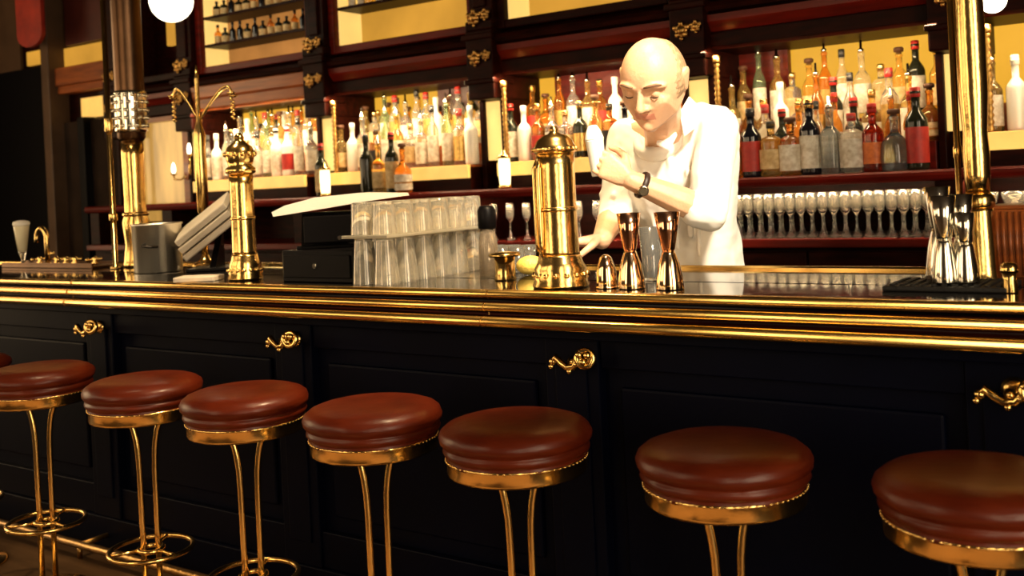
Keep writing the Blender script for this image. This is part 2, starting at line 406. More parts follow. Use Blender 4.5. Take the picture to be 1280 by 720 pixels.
t = MB(); t.box(-6.46, 1.2, 4.30, 5.0, 3.05, 3.25, .01); t.box(-6.46, 1.2, 4.36, 5.0, 2.98, 3.05, .01); bpart(t, 'crown_cornice', WOOD)
t = MB(); t.box(-6.46, 1.2, 4.82, 4.9, LED, 3.0); bpart(t, 'back_boards', WOOD)
# pilasters
def carving(h, x, y, z, s=1):
    for dx, dz, r in ((0, 0, .020), (-.026, .012, .013), (.026, .012, .013), (-.018, -.018, .012), (.018, -.018, .012), (0, .028, .011), (0, -.034, .009)):
        h.ball((x+dx*s, y-.006, z+dz*s), r*s, 2, (1, .7, 1))
    h.torus((0, 0, 0), .022*s, .006*s, 20, 8, M=Matrix.Translation((x, y-.004, z)) @ Matrix.Rotation(R(90), 4, 'X'))
for i, X in enumerate(PX_[1:]):
    w = .075
    t = MB(); t.box(X-w, X+w, 4.36, 4.86, CZ1-.02, 3.0, .006); t.box(X-w-.012, X+w+.012, 4.335, 4.5, CZ1+.0, CZ1+.05, .008)
    t.box(X-.04, X+.04, 4.345, 4.37, CZ1+.12, 2.9, .006)
    pu = bpart(t, 'upper_pilaster', WOOD)
    t = MB(); t.box(X-w-.01, X+w+.01, 4.33, 4.86, CZ0-.12, CZ1, .008); t.box(X-w-.025, X+w+.025, 4.31, 4.5, CZ1-.05, CZ1-.02, .006); t.box(X-w-.02, X+w+.02, 4.315, 4.5, CZ0-.04, CZ0-.015, .006)
    pb = bpart(t, 'pilaster_block', WOOD)
    for nm, zz, sc in (('carved_rosette', 2.005, 1.1), ('carved_rosette', 2.215, 1.2)):
        h = MB(); carving(h, X-.02, 4.325 if zz < 2.1 else 4.33, zz, sc); carving(h, X+.05, 4.325 if zz < 2.1 else 4.33, zz+.01, sc*.7); h.build(nm, OLDB, pb)
    # lower pilaster: amber glass strip between two slim posts
    t = MB(); t.box(X-.082, X-.052, 4.42, 4.86, LED, CZ0-.12, .004); t.box(X+.052, X+.082, 4.42, 4.86, LED, CZ0-.12, .004); t.box(X-.06, X+.06, 4.5, 4.86, LED, CZ0-.12)
    bpart(t, 'lower_pilaster', WOOD)
    t = MB(); t.box(X-.052, X+.052, 4.44, 4.5, LED+.15, CZ0-.125, .003); bpart(t, 'pilaster_glass', EDGELIT)
    # turned slim column beside the pilaster
    pr = [(.018, 0), (.018, .02), (.010, .03)]
    z = .03
    while z < .50:
        pr += [(.010, z), (.0155, z+.012), (.010, z+.024)]; z += .026
    pr += [(.010, .51), (.018, .52), (.018, .55)]
    t = MB(); t.lathe(pr, (X+.125, 4.36, LED), 14); bpart(t, 'turned_column', OLDB)
# bay panels
for i, (X0, X1) in enumerate(zip(PX_[1:-1], PX_[2:])):
    a, c = X0+.075, X1-.075
    # i: 0 far left, 1 A, 2 B, 3 C, 4 D, 5 E
    upm = [WOOD, DIMLIT, UPLIT, UPLIT, UPLIT, UPLIT][i]
    t = MB(); t.box(a+.05, c-.05, 4.645 if i == 0 else 4.62, 4.66, CZ1+.05, 2.96); bpart(t, 'upper_lit_panel', upm)
    t = MB(); t.box(a, a+.045, 4.40, 4.66, CZ1, 3.0, .006); t.box(c-.045, c, 4.40, 4.66, CZ1, 3.0, .006); t.box(a+.045, c-.045, 4.40, 4.66, CZ1, CZ1+.045, .006); bpart(t, 'upper_frame', REDWOOD if i in (1, 2) else WOOD)
    if i: t = MB(); t.box(a+.046, a+.06, 4.44, 4.62, CZ1+.05, 2.96); bpart(t, 'lit_edge', EDGELIT)
    for zz in ((2.34, 2.52) if i == 1 else (2.42,) if i == 2 else (2.6,) if i else ()):
        t = MB(); t.box(a+.06, c-.045, 4.42, 4.62, zz-.018, zz, .003); bpart(t, 'upper_shelf', WOOD)
    # bottle bay backs
    if i == 4:
        t = MB(); t.box(a+.25, c-.03, 4.76, 4.80, 1.55, CZ0+.02); bpart(t, 'bay_lit_panel', GOLDLIT)
        t = MB(); t.box(a, a+.25, 4.72, 4.80, LED, CZ0); t.box(a+.25, c, 4.74, 4.82, LED, 1.55); bpart(t, 'bay_back', REDWOOD)
    elif i == 3:
        for u, v in ((a, a+.12), (a+.62, c)): bpart(MB().box(u, v, 4.76, 4.80, LED, CZ0), 'bay_lit_panel', GOLDLIT)
        t = MB(); t.box(a+.12, a+.62, 4.74, 4.82, LED, CZ0); bpart(t, 'bay_back', REDWOOD)
    elif i == 2:
        for u, v in ((a, a+.52), (a+.86, c)): bpart(MB().box(u, v, 4.76, 4.80, LED, CZ0), 'bay_lit_panel', GOLDLIT)
        t = MB(); t.box(a+.52, a+.86, 4.74, 4.82, LED, CZ0); bpart(t, 'bay_back', DRED)
    elif i in (1, 5):
        t = MB(); t.box(a, c, 4.76, 4.80, LED, CZ0); bpart(t, 'bay_lit_panel', GOLDLIT)
    else:
        t = MB(); t.box(a+.06, c-.06, 4.46, 4.5, LED-.12, CZ0-.03); bpart(t, 'bay_lit_panel', TANLIT)  # a mirror, its reflected lamplight put in as glow
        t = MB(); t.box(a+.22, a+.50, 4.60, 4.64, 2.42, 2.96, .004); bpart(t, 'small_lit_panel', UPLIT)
        t = MB(); t.box(a, a+.06, 4.42, 4.5, LED, CZ0); t.box(c-.06, c, 4.42, 4.5, LED, CZ0); t.box(a, c, 4.41, 4.46, CZ0-.03, CZ0); bpart(t, 'bay_frame', WARMWOOD)
    if i == 1:   # warm wooden valance above the first bottle bay
        t = MB(); t.prism([(4.37, CZ0+.0), (4.355, CZ0+.015), (4.355, CZ0+.07), (4.345, CZ0+.085), (4.335, CZ0+.15), (4.35, CZ0+.16), (4.42, CZ0+.16), (4.42, CZ0)], a, c); bpart(t, 'valance', WARMWOOD)
# stepped tiers in the bottle bays
tiers = {}
for i in (1, 2, 3, 5):
    X0, X1 = PX_[1+i], PX_[2+i]; a, c = X0+.083, X1-.083
    t = MB(); t.box(a+.01, c-.01, 4.33, 4.50, LED+.001, 1.445); bpart(t, 'lower_tier', WOOD)
    t = MB(); t.box(a+.01, c-.01, 4.31, 4.335, 1.388, 1.458, .003); bpart(t, 'tier_lit_edge', STRIPLIT)
    t = MB(); t.box(a+.01, c-.01, 4.335, 4.50, 1.445, 1.458); bpart(t, 'tier_shelf', WARMWOOD)
    t = MB(); t.box(a+.01, c-.01, 4.50, 4.74, LED+.001, 1.575, .002); bpart(t, 'upper_tier', WARMWOOD)
X0, X1 = PX_[5], PX_[6]; a, c = X0+.083, X1-.083
t = MB(); t.box(a+.01, c-.01, 4.42, 4.74, LED+.001, 1.44, .002); bpart(t, 'lower_tier', REDWOOD)
t = MB(); t.box(a+.01, c-.01, 4.58, 4.74, 1.44, 1.56, .002); bpart(t, 'upper_tier', REDWOOD)

# ------------------------------------------------------------------ bottles
def glassm(n, c, rough=.04, tr=.9): return mat(n, c, rough, trans=tr, ior=1.33, coat=.3)
G = {'clear': glassm('clear_bottle_glass', (.93, .90, .82, 1)), 'amber': glassm('amber_bottle_glass', (.85, .36, .06, 1)),
     'gold': glassm('golden_liquor_glass', (.95, .66, .20, 1)), 'dark': glassm('dark_green_bottle_glass', (.02, .022, .012, 1), tr=.3),
     'black': mat('black_bottle_glass', (.006, .006, .01, 1), .08, coat=.5), 'green': glassm('pale_green_bottle_glass', (.55, .75, .45, 1)),
     'red': glassm('red_liquor_glass', (.6, .06, .02, 1)), 'blue': glassm('smoky_blue_bottle_glass', (.45, .5, .52, 1)), 'milk': mat('milk_white_bottle', (.86, .84, .76, 1), .18, coat=.4)}
L = {'white': mat('white_paper_label', (.82, .78, .68, 1), .55, col2=(.5, .42, .3, 1), nscale=45), 'cream': mat('cream_paper_label', (.76, .58, .30, 1), .55, col2=(.45, .28, .1, 1), nscale=38),
     'red': mat('red_paper_label', (.5, .03, .02, 1), .5, col2=(.35, .02, .015, 1), nscale=40), 'black': mat('black_paper_label', (.015, .012, .012, 1), .5, noise=.3, nscale=30),
     'gold': mat('gold_foil_label', (.8, .5, .15, 1), .3, .8, noise=.4, nscale=50), 'orange': mat('orange_paper_label', (.75, .2, .04, 1), .5, col2=(.5, .1, .02, 1), nscale=40)}
K = {'black': mat('black_cap', (.01, .008, .008, 1), .35), 'red': mat('red_cap', (.4, .02, .015, 1), .35), 'gold': mat('gold_cap', (.85, .55, .18, 1), .25, 1),
     'white': mat('white_cap', (.8, .76, .66, 1), .4), 'steel': STEEL, 'cork': mat('dark_cork_cap', (.09, .035, .015, 1), .6)}
SH = {  # shape: (radius, body h, shoulder h, neck r, neck h)
 'tall': (.037, .165, .045, .0135, .08), 'square': (.040, .150, .025, .014, .055), 'slim': (.031, .185, .06, .012, .075),
 'round': (.046, .105, .055, .014, .07), 'flare': (.034, .155, .05, .0135, .06), 'wine': (.0375, .18, .05, .0145, .075)}
bcache = {}
def bottle_meshes(sh, g, lb, cp):
    key = (sh, g, lb, cp)
    if key in bcache: return bcache[key]
    r, bh, s, nr, nh = SH[sh]
    pr = [(r*.86, 0), (r*.97, .004), (r, .012)]
    if sh == 'flare': pr = [(r*.80, 0), (r*.84, .006), (r*.9, bh*.4)]
    if sh == 'round': pr += [(r*1.08, bh*.5)]
    pr += [(r, bh)]
    for k in range(1, 7):
        q = k/6; pr.append((nr+(r-nr)*(math.cos(q*PI/2)**(1.2 if sh != 'square' else .7) if q < 1 else 0), bh+s*q))
    z = bh+s
    pr += [(nr, z+nh*.75), (nr*1.22, z+nh*.78), (nr*1.22, z+nh*.9), (nr, z+nh*.92), (nr, z+nh)]
    seg = 4 if sh == 'square' else 20
    h = MB()
    if sh == 'square':
        h.lathe(pr, n=20, wob=lambda a, zz: (.10*math.cos(4*a) if zz < bh else .0))
    else: h.lathe(pr, n=20)
    body = h.mesh('glass_body', [G[g]])
    lab = None
    if lb:
        z0, z1 = bh*.22, bh*.78
        if lb == 'white' or sh == 'wine': z0, z1 = bh*.15, bh*.9
        lr = r*1.012*(1.06 if sh == 'round' else 1)*(1.10 if sh == 'square' else 1)
        if sh == 'flare': lr = r*1.0
        h = MB(); h.lathe([(lr, z0), (lr, (z0+z1)/2), (lr, z1)], n=20, wob=(lambda a, zz: .0), cap=False)
        lab = h.mesh('label', [L[lb]])
    h = MB()
    top = z+nh
    if cp == 'cork': h.lathe([(nr*.8, top-.006), (nr*.8, top+.004), (nr*1.5, top+.006), (nr*1.6, top+.02), (nr*1.2, top+.026)], n=14)
    elif cp == 'steel':
        h.lathe([(nr*1.05, top-.004), (nr*1.05, top+.008), (nr*.45, top+.014), (nr*.38, top+.05)], n=12)
    else: h.lathe([(nr*1.12, z+nh*.6), (nr*1.2, z+nh*.62), (nr*1.2, top+.004), (nr*1.0, top+.008)], n=14)
    cap = h.mesh('cap', [K[cp]])
    bcache[key] = (body, lab, cap); return bcache[key]
GW = {'clear': 'clear glass', 'amber': 'amber', 'gold': 'golden', 'dark': 'dark green', 'black': 'black', 'green': 'pale green', 'red': 'red', 'blue': 'smoky glass', 'milk': 'milk white'}
SW = {'tall': '', 'square': 'square ', 'slim': 'slim ', 'round': 'squat round ', 'flare': 'tapered ', 'wine': 'tall '}
def bottle(x, y, z, spec, where, group):
    sh, g, lb, cp = spec
    b_, l_, c_ = bottle_meshes(*spec)
    desc = SW[sh] + GW[g] + ' bottle' + (f' with {lb} label' if lb else '') + ', ' + where
    root = empty('bottle', (x, y, z), desc, 'bottle', group, random.uniform(0, 6))
    k = random.uniform(.93, 1.07); root.scale = (1, 1, k)
    inst('glass_body', b_, root)
    if l_: inst('label', l_, root)
    inst('cap', c_, root)
    return root
light = [('slim', 'clear', 'white', 'black'), ('tall', 'clear', 'white', 'steel'), ('square', 'clear', 'cream', 'gold'), ('flare', 'gold', 'cream', 'cork'), ('tall', 'milk', None, 'white'),
         ('round', 'gold', 'white', 'gold'), ('slim', 'green', 'white', 'steel'), ('tall', 'gold', 'white', 'steel'), ('wine', 'clear', 'gold', 'red')]
mixed = light + [('round', 'amber', 'cream', 'cork'), ('wine', 'dark', 'white', 'red'), ('square', 'amber', 'black', 'black'), ('tall', 'amber', 'red', 'gold'), ('slim', 'amber', 'gold', 'steel')]
dark_ = [('wine', 'dark', 'cream', 'red'), ('wine', 'black', 'white', 'gold'), ('square', 'amber', 'black', 'black'), ('tall', 'dark', 'gold', 'gold'), ('round', 'black', 'gold', 'cork'), ('slim', 'amber', 'white', 'red')]
lastA = None
def row(bi, y, z, specs, n, tier, inset=.13, jit=.006, group=None, bayname=None, only=None, wide=None):
    X0, X1 = PX_[1+bi], PX_[2+bi]; a, c = X0+inset, X1-inset
    prev = None
    for k in range(n):
        x = a+(c-a)*k/(n-1)
        if only and not only(x): continue
        s = specs[k % len(specs)] if not callable(specs) else specs(k)
        b_ = bottle(x+random.uniform(-jit, jit), y+random.uniform(-jit, jit), z, s, f'{ORD[k]} from left, {tier}, {bayname}', group)
        if wide: b_.scale = (wide, wide, b_.scale[2])
BN = {1: 'leftmost bottle bay', 2: 'second bottle bay', 3: 'bay behind bartender', 4: 'right bottle bay', 5: 'bay beyond brass post'}
def shuf(base, n, seed):
    rnd = random.Random(seed); out = []
    for k in range(n):
        s = rnd.choice(base)
        while out and s == out[-1]: s = rnd.choice(base)
        out.append(s)
    return out
row(1, 4.62, 1.575, shuf([s for s in light if s[0] != 'round'], 13, 1), 13, 'top tier', group='bottles in the leftmost bottle bay', bayname=BN[1])
row(1, 4.41, 1.458, [('tall', 'clear', 'white', 'black'), ('tall', 'milk', 'white', 'white'), ('slim', 'clear', 'white', 'steel'), ('tall', 'milk', None, 'white'), ('square', 'clear', 'white', 'gold'), ('tall', 'clear', 'white', 'black'), ('slim', 'green', 'white', 'steel'), ('tall', 'milk', 'white', 'black'), ('tall', 'milk', 'red', 'red'), ('slim', 'clear', 'white', 'black'), ('tall', 'blue', 'white', 'steel')], 11, 'lit tier', group='bottles in the leftmost bottle bay', bayname=BN[1])
row(2, 4.62, 1.575, shuf([s for s in light if s[0] != 'round'], 13, 3), 13, 'top tier', group='bottles in the second bottle bay', bayname=BN[2])
row(2, 4.41, 1.458, shuf(mixed, 12, 4), 12, 'lit tier', group='bottles in the second bottle bay', bayname=BN[2])
row(1, 4.69, 1.575, shuf(mixed, 12, 21), 12, 'tier rear', inset=.17, group='bottles in the leftmost bottle bay', bayname=BN[1])
row(2, 4.69, 1.575, shuf(mixed, 12, 22), 12, 'tier rear', inset=.17, group='bottles in the second bottle bay', bayname=BN[2])
row(2, 4.24, LED, [('wine', 'dark', 'cream', 'red'), ('round', 'amber', 'white', 'cork'), ('tall', 'dark', 'white', 'red'), ('wine', 'black', 'white', 'gold'), ('wine', 'dark', None, 'black'), ('tall', 'gold', 'cream', 'steel')], 12, 'front ledge', group='bottles in the second bottle bay', bayname=BN[2], only=lambda x: -3.95 < x < -3.62 or x < -4.25)
row(3, 4.62, 1.575, shuf(mixed, 12, 6), 12, 'top tier', group='bottles behind the bartender', bayname=BN[3])
row(3, 4.41, 1.458, shuf(mixed+dark_, 12, 7), 12, 'lit tier', group='bottles behind the bartender', bayname=BN[3])
row(4, 4.66, 1.56, shuf([s for s in mixed if s[0] != 'round'], 12, 8), 12, 'top tier', group='bottles in the right bottle bay', bayname=BN[4])
row(4, 4.50, 1.44, shuf(mixed, 12, 9), 12, 'middle tier', group='bottles in the right bottle bay', bayname=BN[4])
front = [('round', 'clear', 'white', 'cork'), ('square', 'amber', 'cream', 'red'), ('tall', 'amber', 'gold', 'gold'), ('wine', 'black', 'red', 'black'), ('square', 'gold', 'cream', 'black'), ('square', 'amber', 'white', 'cork'),
         ('wine', 'black', 'white', 'gold'), ('tall', 'blue', None, 'steel'), ('square', 'clear', 'white', 'red'), ('tall', 'red', 'orange', 'red'), ('round', 'blue', None, 'cork'), ('wine', 'dark', 'red', 'red')]
row(4, 4.285, LED, front[:1]+front[2:], 11, 'front ledge', wide=1.16, jit=.002, group='bottles in the right bottle bay', bayname=BN[4])
row(4, 4.385, LED, shuf(dark_+mixed, 11, 11), 11, 'second ledge row', inset=.18, group='bottles in the right bottle bay', bayname=BN[4])
row(5, 4.41, 1.458, shuf(mixed, 12, 12), 12, 'lit tier', group='bottles beyond the brass post', bayname=BN[5], only=lambda x: x < -.1)
# small bottles on the upper shelves
for bi, zz in ((1, 2.34), (1, 2.52), (2, 2.42)):
    X0, X1 = PX_[1+bi], PX_[2+bi]; a, c = X0+.18, X1-.16
    for k in range(13):
        s = random.choice([('square', 'dark', 'cream', 'black'), ('tall', 'black', None, 'black'), ('tall', 'amber', 'cream', 'black')] if bi == 1 else [('square', 'gold', 'cream', 'gold'), ('tall', 'amber', 'white', 'gold'), ('round', 'gold', None, 'cork')])
        nm = {2.34: 'lower shelf, leftmost upper cabinet', 2.52: 'upper shelf, leftmost upper cabinet', 2.42: 'shelf of second upper cabinet'}[zz]
        r_ = bottle(a+(c-a)*k/12, 4.5, zz, s, f'{ORD[k]} along {nm}', 'miniature bottles on the high shelves')
        r_.scale = (.6, .6, .45 if bi == 1 else .6)

# ------------------------------------------------------------------ stemware on the glass shelf
def stem_mesh(kind=0):
    h = MB()
    if kind == 0:
        pr = [(.021, 0), (.0215, .003), (.012, .018), (.005, .04), (.004, .085), (.007, .095), (.017, .108), (.0215, .128), (.021, .16), (.019, .185), (.018, .185), (.0195, .15), (.020, .128), (.015, .112), (.002, .102)]
    else:
        pr = [(.031, 0), (.032, .003), (.008, .007), (.004, .02), (.004, .09), (.010, .102), (.036, .125), (.043, .15), (.044, .165), (.0425, .165), (.041, .15), (.034, .127), (.002, .106)]
    h.lathe(pr, n=20); return h.mesh('wine_glass', [CLEAR])
sm = [stem_mesh(0), stem_mesh(1)]
for r_, yy in enumerate((4.21, 4.28, 4.36)):
    n = 22
    for k in range(n):
        x = -1.945+.022*(r_ % 2)+k*(.96/(n-1))
        o = inst('wine_glass', sm[0], None, (x+random.uniform(-.002, .002), yy, 1.066))
        tag(o, f'clear stemmed glass, {ORD[k]} from left in {["front", "middle", "rear"][r_]} row under right bay', 'glass', 'stemmed glasses under the right bottle bay')
for k in range(9):
    o = inst('wine_glass', sm[1], None, (-.78+k*.095, 4.23, 1.066)); tag(o, f'clear coupe glass, {ORD[k]} along the shelf beyond the brass post', 'glass', 'coupe glasses beyond the brass post')
for k in range(7):
    o = inst('wine_glass', sm[0], None, (-3.08+k*.1, 4.24, 1.066)); tag(o, f'clear stemmed glass, {ORD[k]} from left on the dark shelf behind the bartender', 'glass', 'stemmed glasses behind the brass font')

# small lit lamps on the ledge at the pilasters
for px, yy, nm in ((407, 4.23, 'small glowing cylinder lamp below the first dark pilaster, above the cash register'), (632, 4.22, 'small glowing cylinder lamp below the second dark pilaster, left of the brass font')):
    p = P(px, 240, Y=yy)
    rt = empty('ledge_lamp', (p.x, yy, LED), nm, 'lamp', 'small glowing lamps on the back ledge')
    MB().lathe([(.03, 0), (.034, .004), (.034, .012), (.026, .018)], n=20).build('lamp_base', BRASS, rt)
    MB().lathe([(.026, .018), (.029, .05), (.030, .12), (.027, .15), (.02, .158)], n=20).build('lamp_shade', LAMPM, rt)
    MB().lathe([(.034, .15), (.036, .156), (.028, .166), (.014, .172), (.01, .19)], n=20).build('lamp_cap', BRASS, rt)

p = P(225, 215, Y=4.36)
rt = empty('wall_sconce', (p.x, 4.455, p.z), 'brass wall sconce with two small candle bulbs on the glowing panel at left', 'lamp')  # added; its bulbs stand in for hot spots reflected in the mirror
h = MB(); h.lathe([(.04, 0), (.042, .006), (.02, .014)], n=20, M=Matrix.Rotation(R(90), 4, 'X')); h.build('wall_plate', BRASS, rt)
for s_, zz in ((-1, -.02), (1, .10)):
    h = MB(); h.tube([(0, -.01, -.01), (s_*.04, -.06, -.05), (s_*.08, -.08, -.04+zz*.3), (s_*.085, -.08, zz)], .006, 8); h.lathe([(.008, 0), (.02, .008), (.022, .014)], (s_*.085, -.08, zz), 16); ar = h.build('arm', BRASS, rt)
    h = MB(); h.lathe([(.008, .014), (.013, .03), (.014, .05), (.008, .075), (.002, .085)], (s_*.085, -.08, zz), 16); h.build('bulb', GLOBEM, ar)

# ------------------------------------------------------------------ left end: dark partition with windows, posters
YL = 4.6
def panel_px(x0, y0, x1, y1, Y=YL):
    A = P(x0, y0, Y=Y); B = P(x1, y1, Y=Y); return A, B
part = empty('panelled_partition', (-7.9, 4.75, 0), 'dark panelled partition at far left with lit transoms and black door glass', 'partition')
def pp(mb, name, m):
    o = mb.build(name, m); o.parent = part; o.location = (7.9, -4.75, 0); return o
pxm = P(66, 150, Y=YL).x
t = MB(); t.box(-9.1, -6.50, 4.72, 4.8, 0, 3.3); pp(t, 'backing', WOOD)
t = MB(); t.box(pxm-.05, pxm+.05, 4.55, 4.72, 0, 3.3, .006); pp(t, 'mullion', GREYWOOD)
t = MB(); t.box(-6.57, -6.47, 4.5, 4.72, 0, 3.3, .006); pp(t, 'end_post', GREYWOOD)
zt = P(100, 80, Y=YL).z; zt2 = P(100, 55, Y=YL).z
t = MB(); t.box(pxm+.05, -6.57, 4.69, 4.715, zt, zt+.16); pp(t, 'lit_transom', UPLIT)
t = MB(); t.box(pxm+.05, -6.57, 4.60, 4.72, zt-.14, zt, .008); t.box(pxm+.05, -6.57, 4.62, 4.72, zt-.20, zt-.14, .008); pp(t, 'cross_rail', WARMWOOD)
t = MB(); t.box(pxm+.12, -6.66, 4.66, 4.70, zt+.17, 3.2, .006); pp(t, 'dark_upper_panel', DRED)
z3 = P(110, 145, Y=YL).z; z4 = P(110, 118, Y=YL).z
t = MB(); t.box(pxm+.26, -6.57, 4.68, 4.715, z3, z4-.01); pp(t, 'lit_box_panel', STRIPLIT)
t = MB(); t.box(pxm+.05, -6.57, 4.66, 4.70, .9, z3-.02, .004); pp(t, 'door_glass', DMIRROR)
t = MB(); t.box(pxm+.32, pxm+.40, 4.6, 4.7, .1, z3, .004); pp(t, 'door_stile', BLACK)
t = MB(); t.box(-9.1, pxm-.05, 4.66, 4.715, .1, P(30, 84, Y=YL).z, .004); pp(t, 'black_door_panel', BLACK)
zq = P(40, 78, Y=YL).z
t = MB(); t.box(P(20, 70, Y=YL).x, pxm-.05, 4.69, 4.715, zq, zq+.11); pp(t, 'lit_transom', UPLIT)
t = MB(); t.box(-9.1, P(12, 70, Y=YL).x, 4.69, 4.715, zq-.02, 3.2); pp(t, 'side_panel', GREYWOOD)
# red glass banner hanging in the left transom
A = P(22, 0, Y=4.42); B = P(56, 56, Y=4.42)
h = MB(); n = 10
pts = []
for k in range(n+1):
    a = PI*k/n; pts.append(((A.x+B.x)/2-(B.x-A.x)/2*math.cos(a), B.z+.10-.10*math.sin(a)))
prf = [(x, z) for x, z in pts] + [(B.x, 2.98), (A.x, 2.98)]
h.prism(prf, 4.40, 4.43, axis='y'); bn = h.build('red_banner', REDP)
tag(bn, 'rounded red shield-shaped banner at the top left corner', 'banner')
h = MB(); h.tube([((A.x+B.x)/2-.16, 4.415, 2.985), ((A.x+B.x)/2+.16, 4.415, 2.985)], .01, 10); h.tube([((A.x+B.x)/2, 4.415, 2.985), ((A.x+B.x)/2, 4.415, 3.35)], .008, 8); o = h.build('banner_rod', OLDB); o.parent = bn

# ------------------------------------------------------------------ globe lamps hung from the ceiling
def globe(p, r, label):
    rt = empty('globe_lamp', (p.x, p.y, 3.35), label, 'lamp', 'opal globe lamps')
    dz = p.z-3.35
    MB().lathe([(.045, -.03), (.05, -.01), (.05, 0)], n=20).build('ceiling_rose', BRASS, rt)
    MB().tube([(0, 0, -.02), (0, 0, dz+r*.9)], .008, 10).build('stem', BRASS, rt)
    MB().lathe([(r*.5, dz+r*.82), (r*.52, dz+r*.95), (r*.3, dz+r*1.15), (.012, dz+r*1.3)], n=20).build('gallery', BRASS, rt)
    MB().ball((0, 0, dz), r, 4).build('globe', GLOBEM, rt)
globe(P(214, 1, Y=3.9), .125, 'round glowing opal globe lamp at the top left above the tall posts')
globe(P(1241, 0, Y=3.6), .042, 'small opal lamp at the top right beside the brass post')

# ------------------------------------------------------------------ tall posts standing on the bar
pL = P(172, 345, Z=BT)
PLX = P(166, 200, Y=2.86).x
rt = empty('gantry_post', (PLX, 2.86, BT), 'thick dark bronze post with studded collar standing on the bar at left', 'post')
MB().lathe([(.062, 0), (.064, .012), (.060, .02), (.056, .05), (.050, .10), (.054, .14), (.060, .20), (.048, .235), (.046, .30), (.050, .50), (.048, .56)], n=32).build('foot', BRASS, rt)
MB().lathe([(.048, .56), (.062, .58), (.064, .70), (.066, 1.4), (.066, 2.29)], n=32).build('shaft', BRONZE, rt)
h = MB(); h.lathe([(.062, .60), (.072, .61), (.070, .62), (.070, .77), (.072, .78), (.062, .79)], n=32)
for zz in (.63, .665, .70, .735, .765):
    for k in range(14):
        a = 2*PI*(k+.5*(int(zz*100) % 2))/14; h.ball((.072*math.cos(a), .072*math.sin(a), zz), .009, 2)
h.build('studded_collar', STEEL, rt)
MB().lathe([(.052, .225), (.058, .23), (.058, .24), (.052, .245)], n=32).build('brass_ring', BRASS, rt)
rt = empty('brass_pipe', (P(138, 200, Y=2.74).x, 2.74, BT), 'slim brass pipe rising beside the thick bronze post at left', 'pipe')
MB().lathe([(.022, 0), (.022, .008), (.012, .014), (.012, 2.29)], n=16).build('pipe', BRASS, rt)
MB().lathe([(.016, .21), (.018, .215), (.018, .24), (.016, .245)], n=16).build('coupling', BRASS, rt)
MB().lathe([(.016, .60), (.018, .605), (.018, .66), (.016, .665)], n=16).build('coupling', BRASS, rt)
pR = P(1228, 352, Z=BT)
rt = empty('gantry_post', (pR.x, pR.y, BT), 'tall tapering bright brass post standing on the bar at right', 'post')
MB().lathe([(.046, 0), (.048, .006), (.043, .014), (.040, .03), (.037, .10), (.033, .17), (.032, .18)], n=36).build('flared_foot', BRASS, rt)
MB().lathe([(.034, .18), (.037, .185), (.037, .205), (.030, .215)], n=36).build('foot_ring', BRASS, rt)
MB().lathe([(.027, .215), (.030, .26), (.031, .31), (.028, .36), (.0285, .37), (.034, .46), (.034, .60), (.029, .80), (.027, 1.0), (.027, 2.29)], n=36).build('shaft', BRASS, rt)
rt = empty('brass_pipe', (pR.x-.055, pR.y+.06, BT), 'slim brass pipe close behind the right brass post', 'pipe')
MB().lathe([(.018, 0), (.018, .01), (.008, .016), (.008, .30), (.011, .305), (.011, .33), (.008, .335), (.008, 2.29)], n=14).build('pipe', BRASS, rt)

# ------------------------------------------------------------------ beer fonts
def font(p, label, s=1.0, tap=True):
    rt = empty('beer_font', (p.x, p.y, BT), label, 'beer font', 'brass beer fonts')
    h = MB(); h.lathe([(.072*s, 0), (.075*s, .008), (.070*s, .02), (.074*s, .03), (.066*s, .042), (.069*s, .052), (.060*s, .07), (.056*s, .085), (.054*s, .09)], n=40)
    for k in range(16):
        a = 2*PI*k/16; h.ball((.070*s*math.cos(a), .070*s*math.sin(a), .036), .008, 2)
    h.build('moulded_base', BRASS, rt)
    MB().lathe([(.054*s, .09), (.052*s, .10), (.050*s, .18), (.050*s, .33), (.051*s, .37)], n=40).build('column', BRASS, rt)
    MB().lathe([(.0525*s, .21), (.0535*s, .214), (.0535*s, .218), (.0525*s, .222)], n=40).build('collar', BRASS, rt)
    return rt
pf = P(691, 361, Z=BT)
rt = font(Vector((pf.x, max(pf.y, 2.43), 0)), 'large brass beer font with domed lid standing left of the bartender', 1.06)
MB().lathe([(.054, .37), (.060, .375), (.060, .387), (.055, .392), (.050, .405), (.036, .418), (.018, .424), (.012, .43), (.014, .436), (.008, .445)], n=40).build('domed_lid', BRASS, rt)
h = MB()
for k in range(20):
    a = 2*PI*k/20; h.ball((.0605*math.cos(a), .0605*math.sin(a), .381), .006, 1)
h.build('beaded_rim', BRASS, rt)
for ang in (200, 250):
    h = MB(); a = R(ang); h.tube([(.05*math.cos(a), .05*math.sin(a), .355), (.062*math.cos(a), .062*math.sin(a), .33), (.062*math.cos(a), .062*math.sin(a), .12), (.054*math.cos(a), .054*math.sin(a), .09)], .006, 10); h.build('side_rod', BRASS, rt)
pf1 = P(304, 350, Z=BT)
rt = font(Vector((pf1.x, max(pf1.y, 2.45), 0)), 'slimmer brass beer font with ornate studded cap beside the folders', .82)
h = MB(); h.lathe([(.042, .37), (.052, .375), (.052, .39), (.040, .40), (.046, .415), (.052, .44), (.044, .465), (.026, .48), (.016, .49), (.018, .50), (.008, .515)], n=32)
for k in range(12):
    a = 2*PI*k/12; h.ball((.050*math.cos(a), .050*math.sin(a), .44), .010, 2)
h.build('ornate_cap', BRASS, rt)
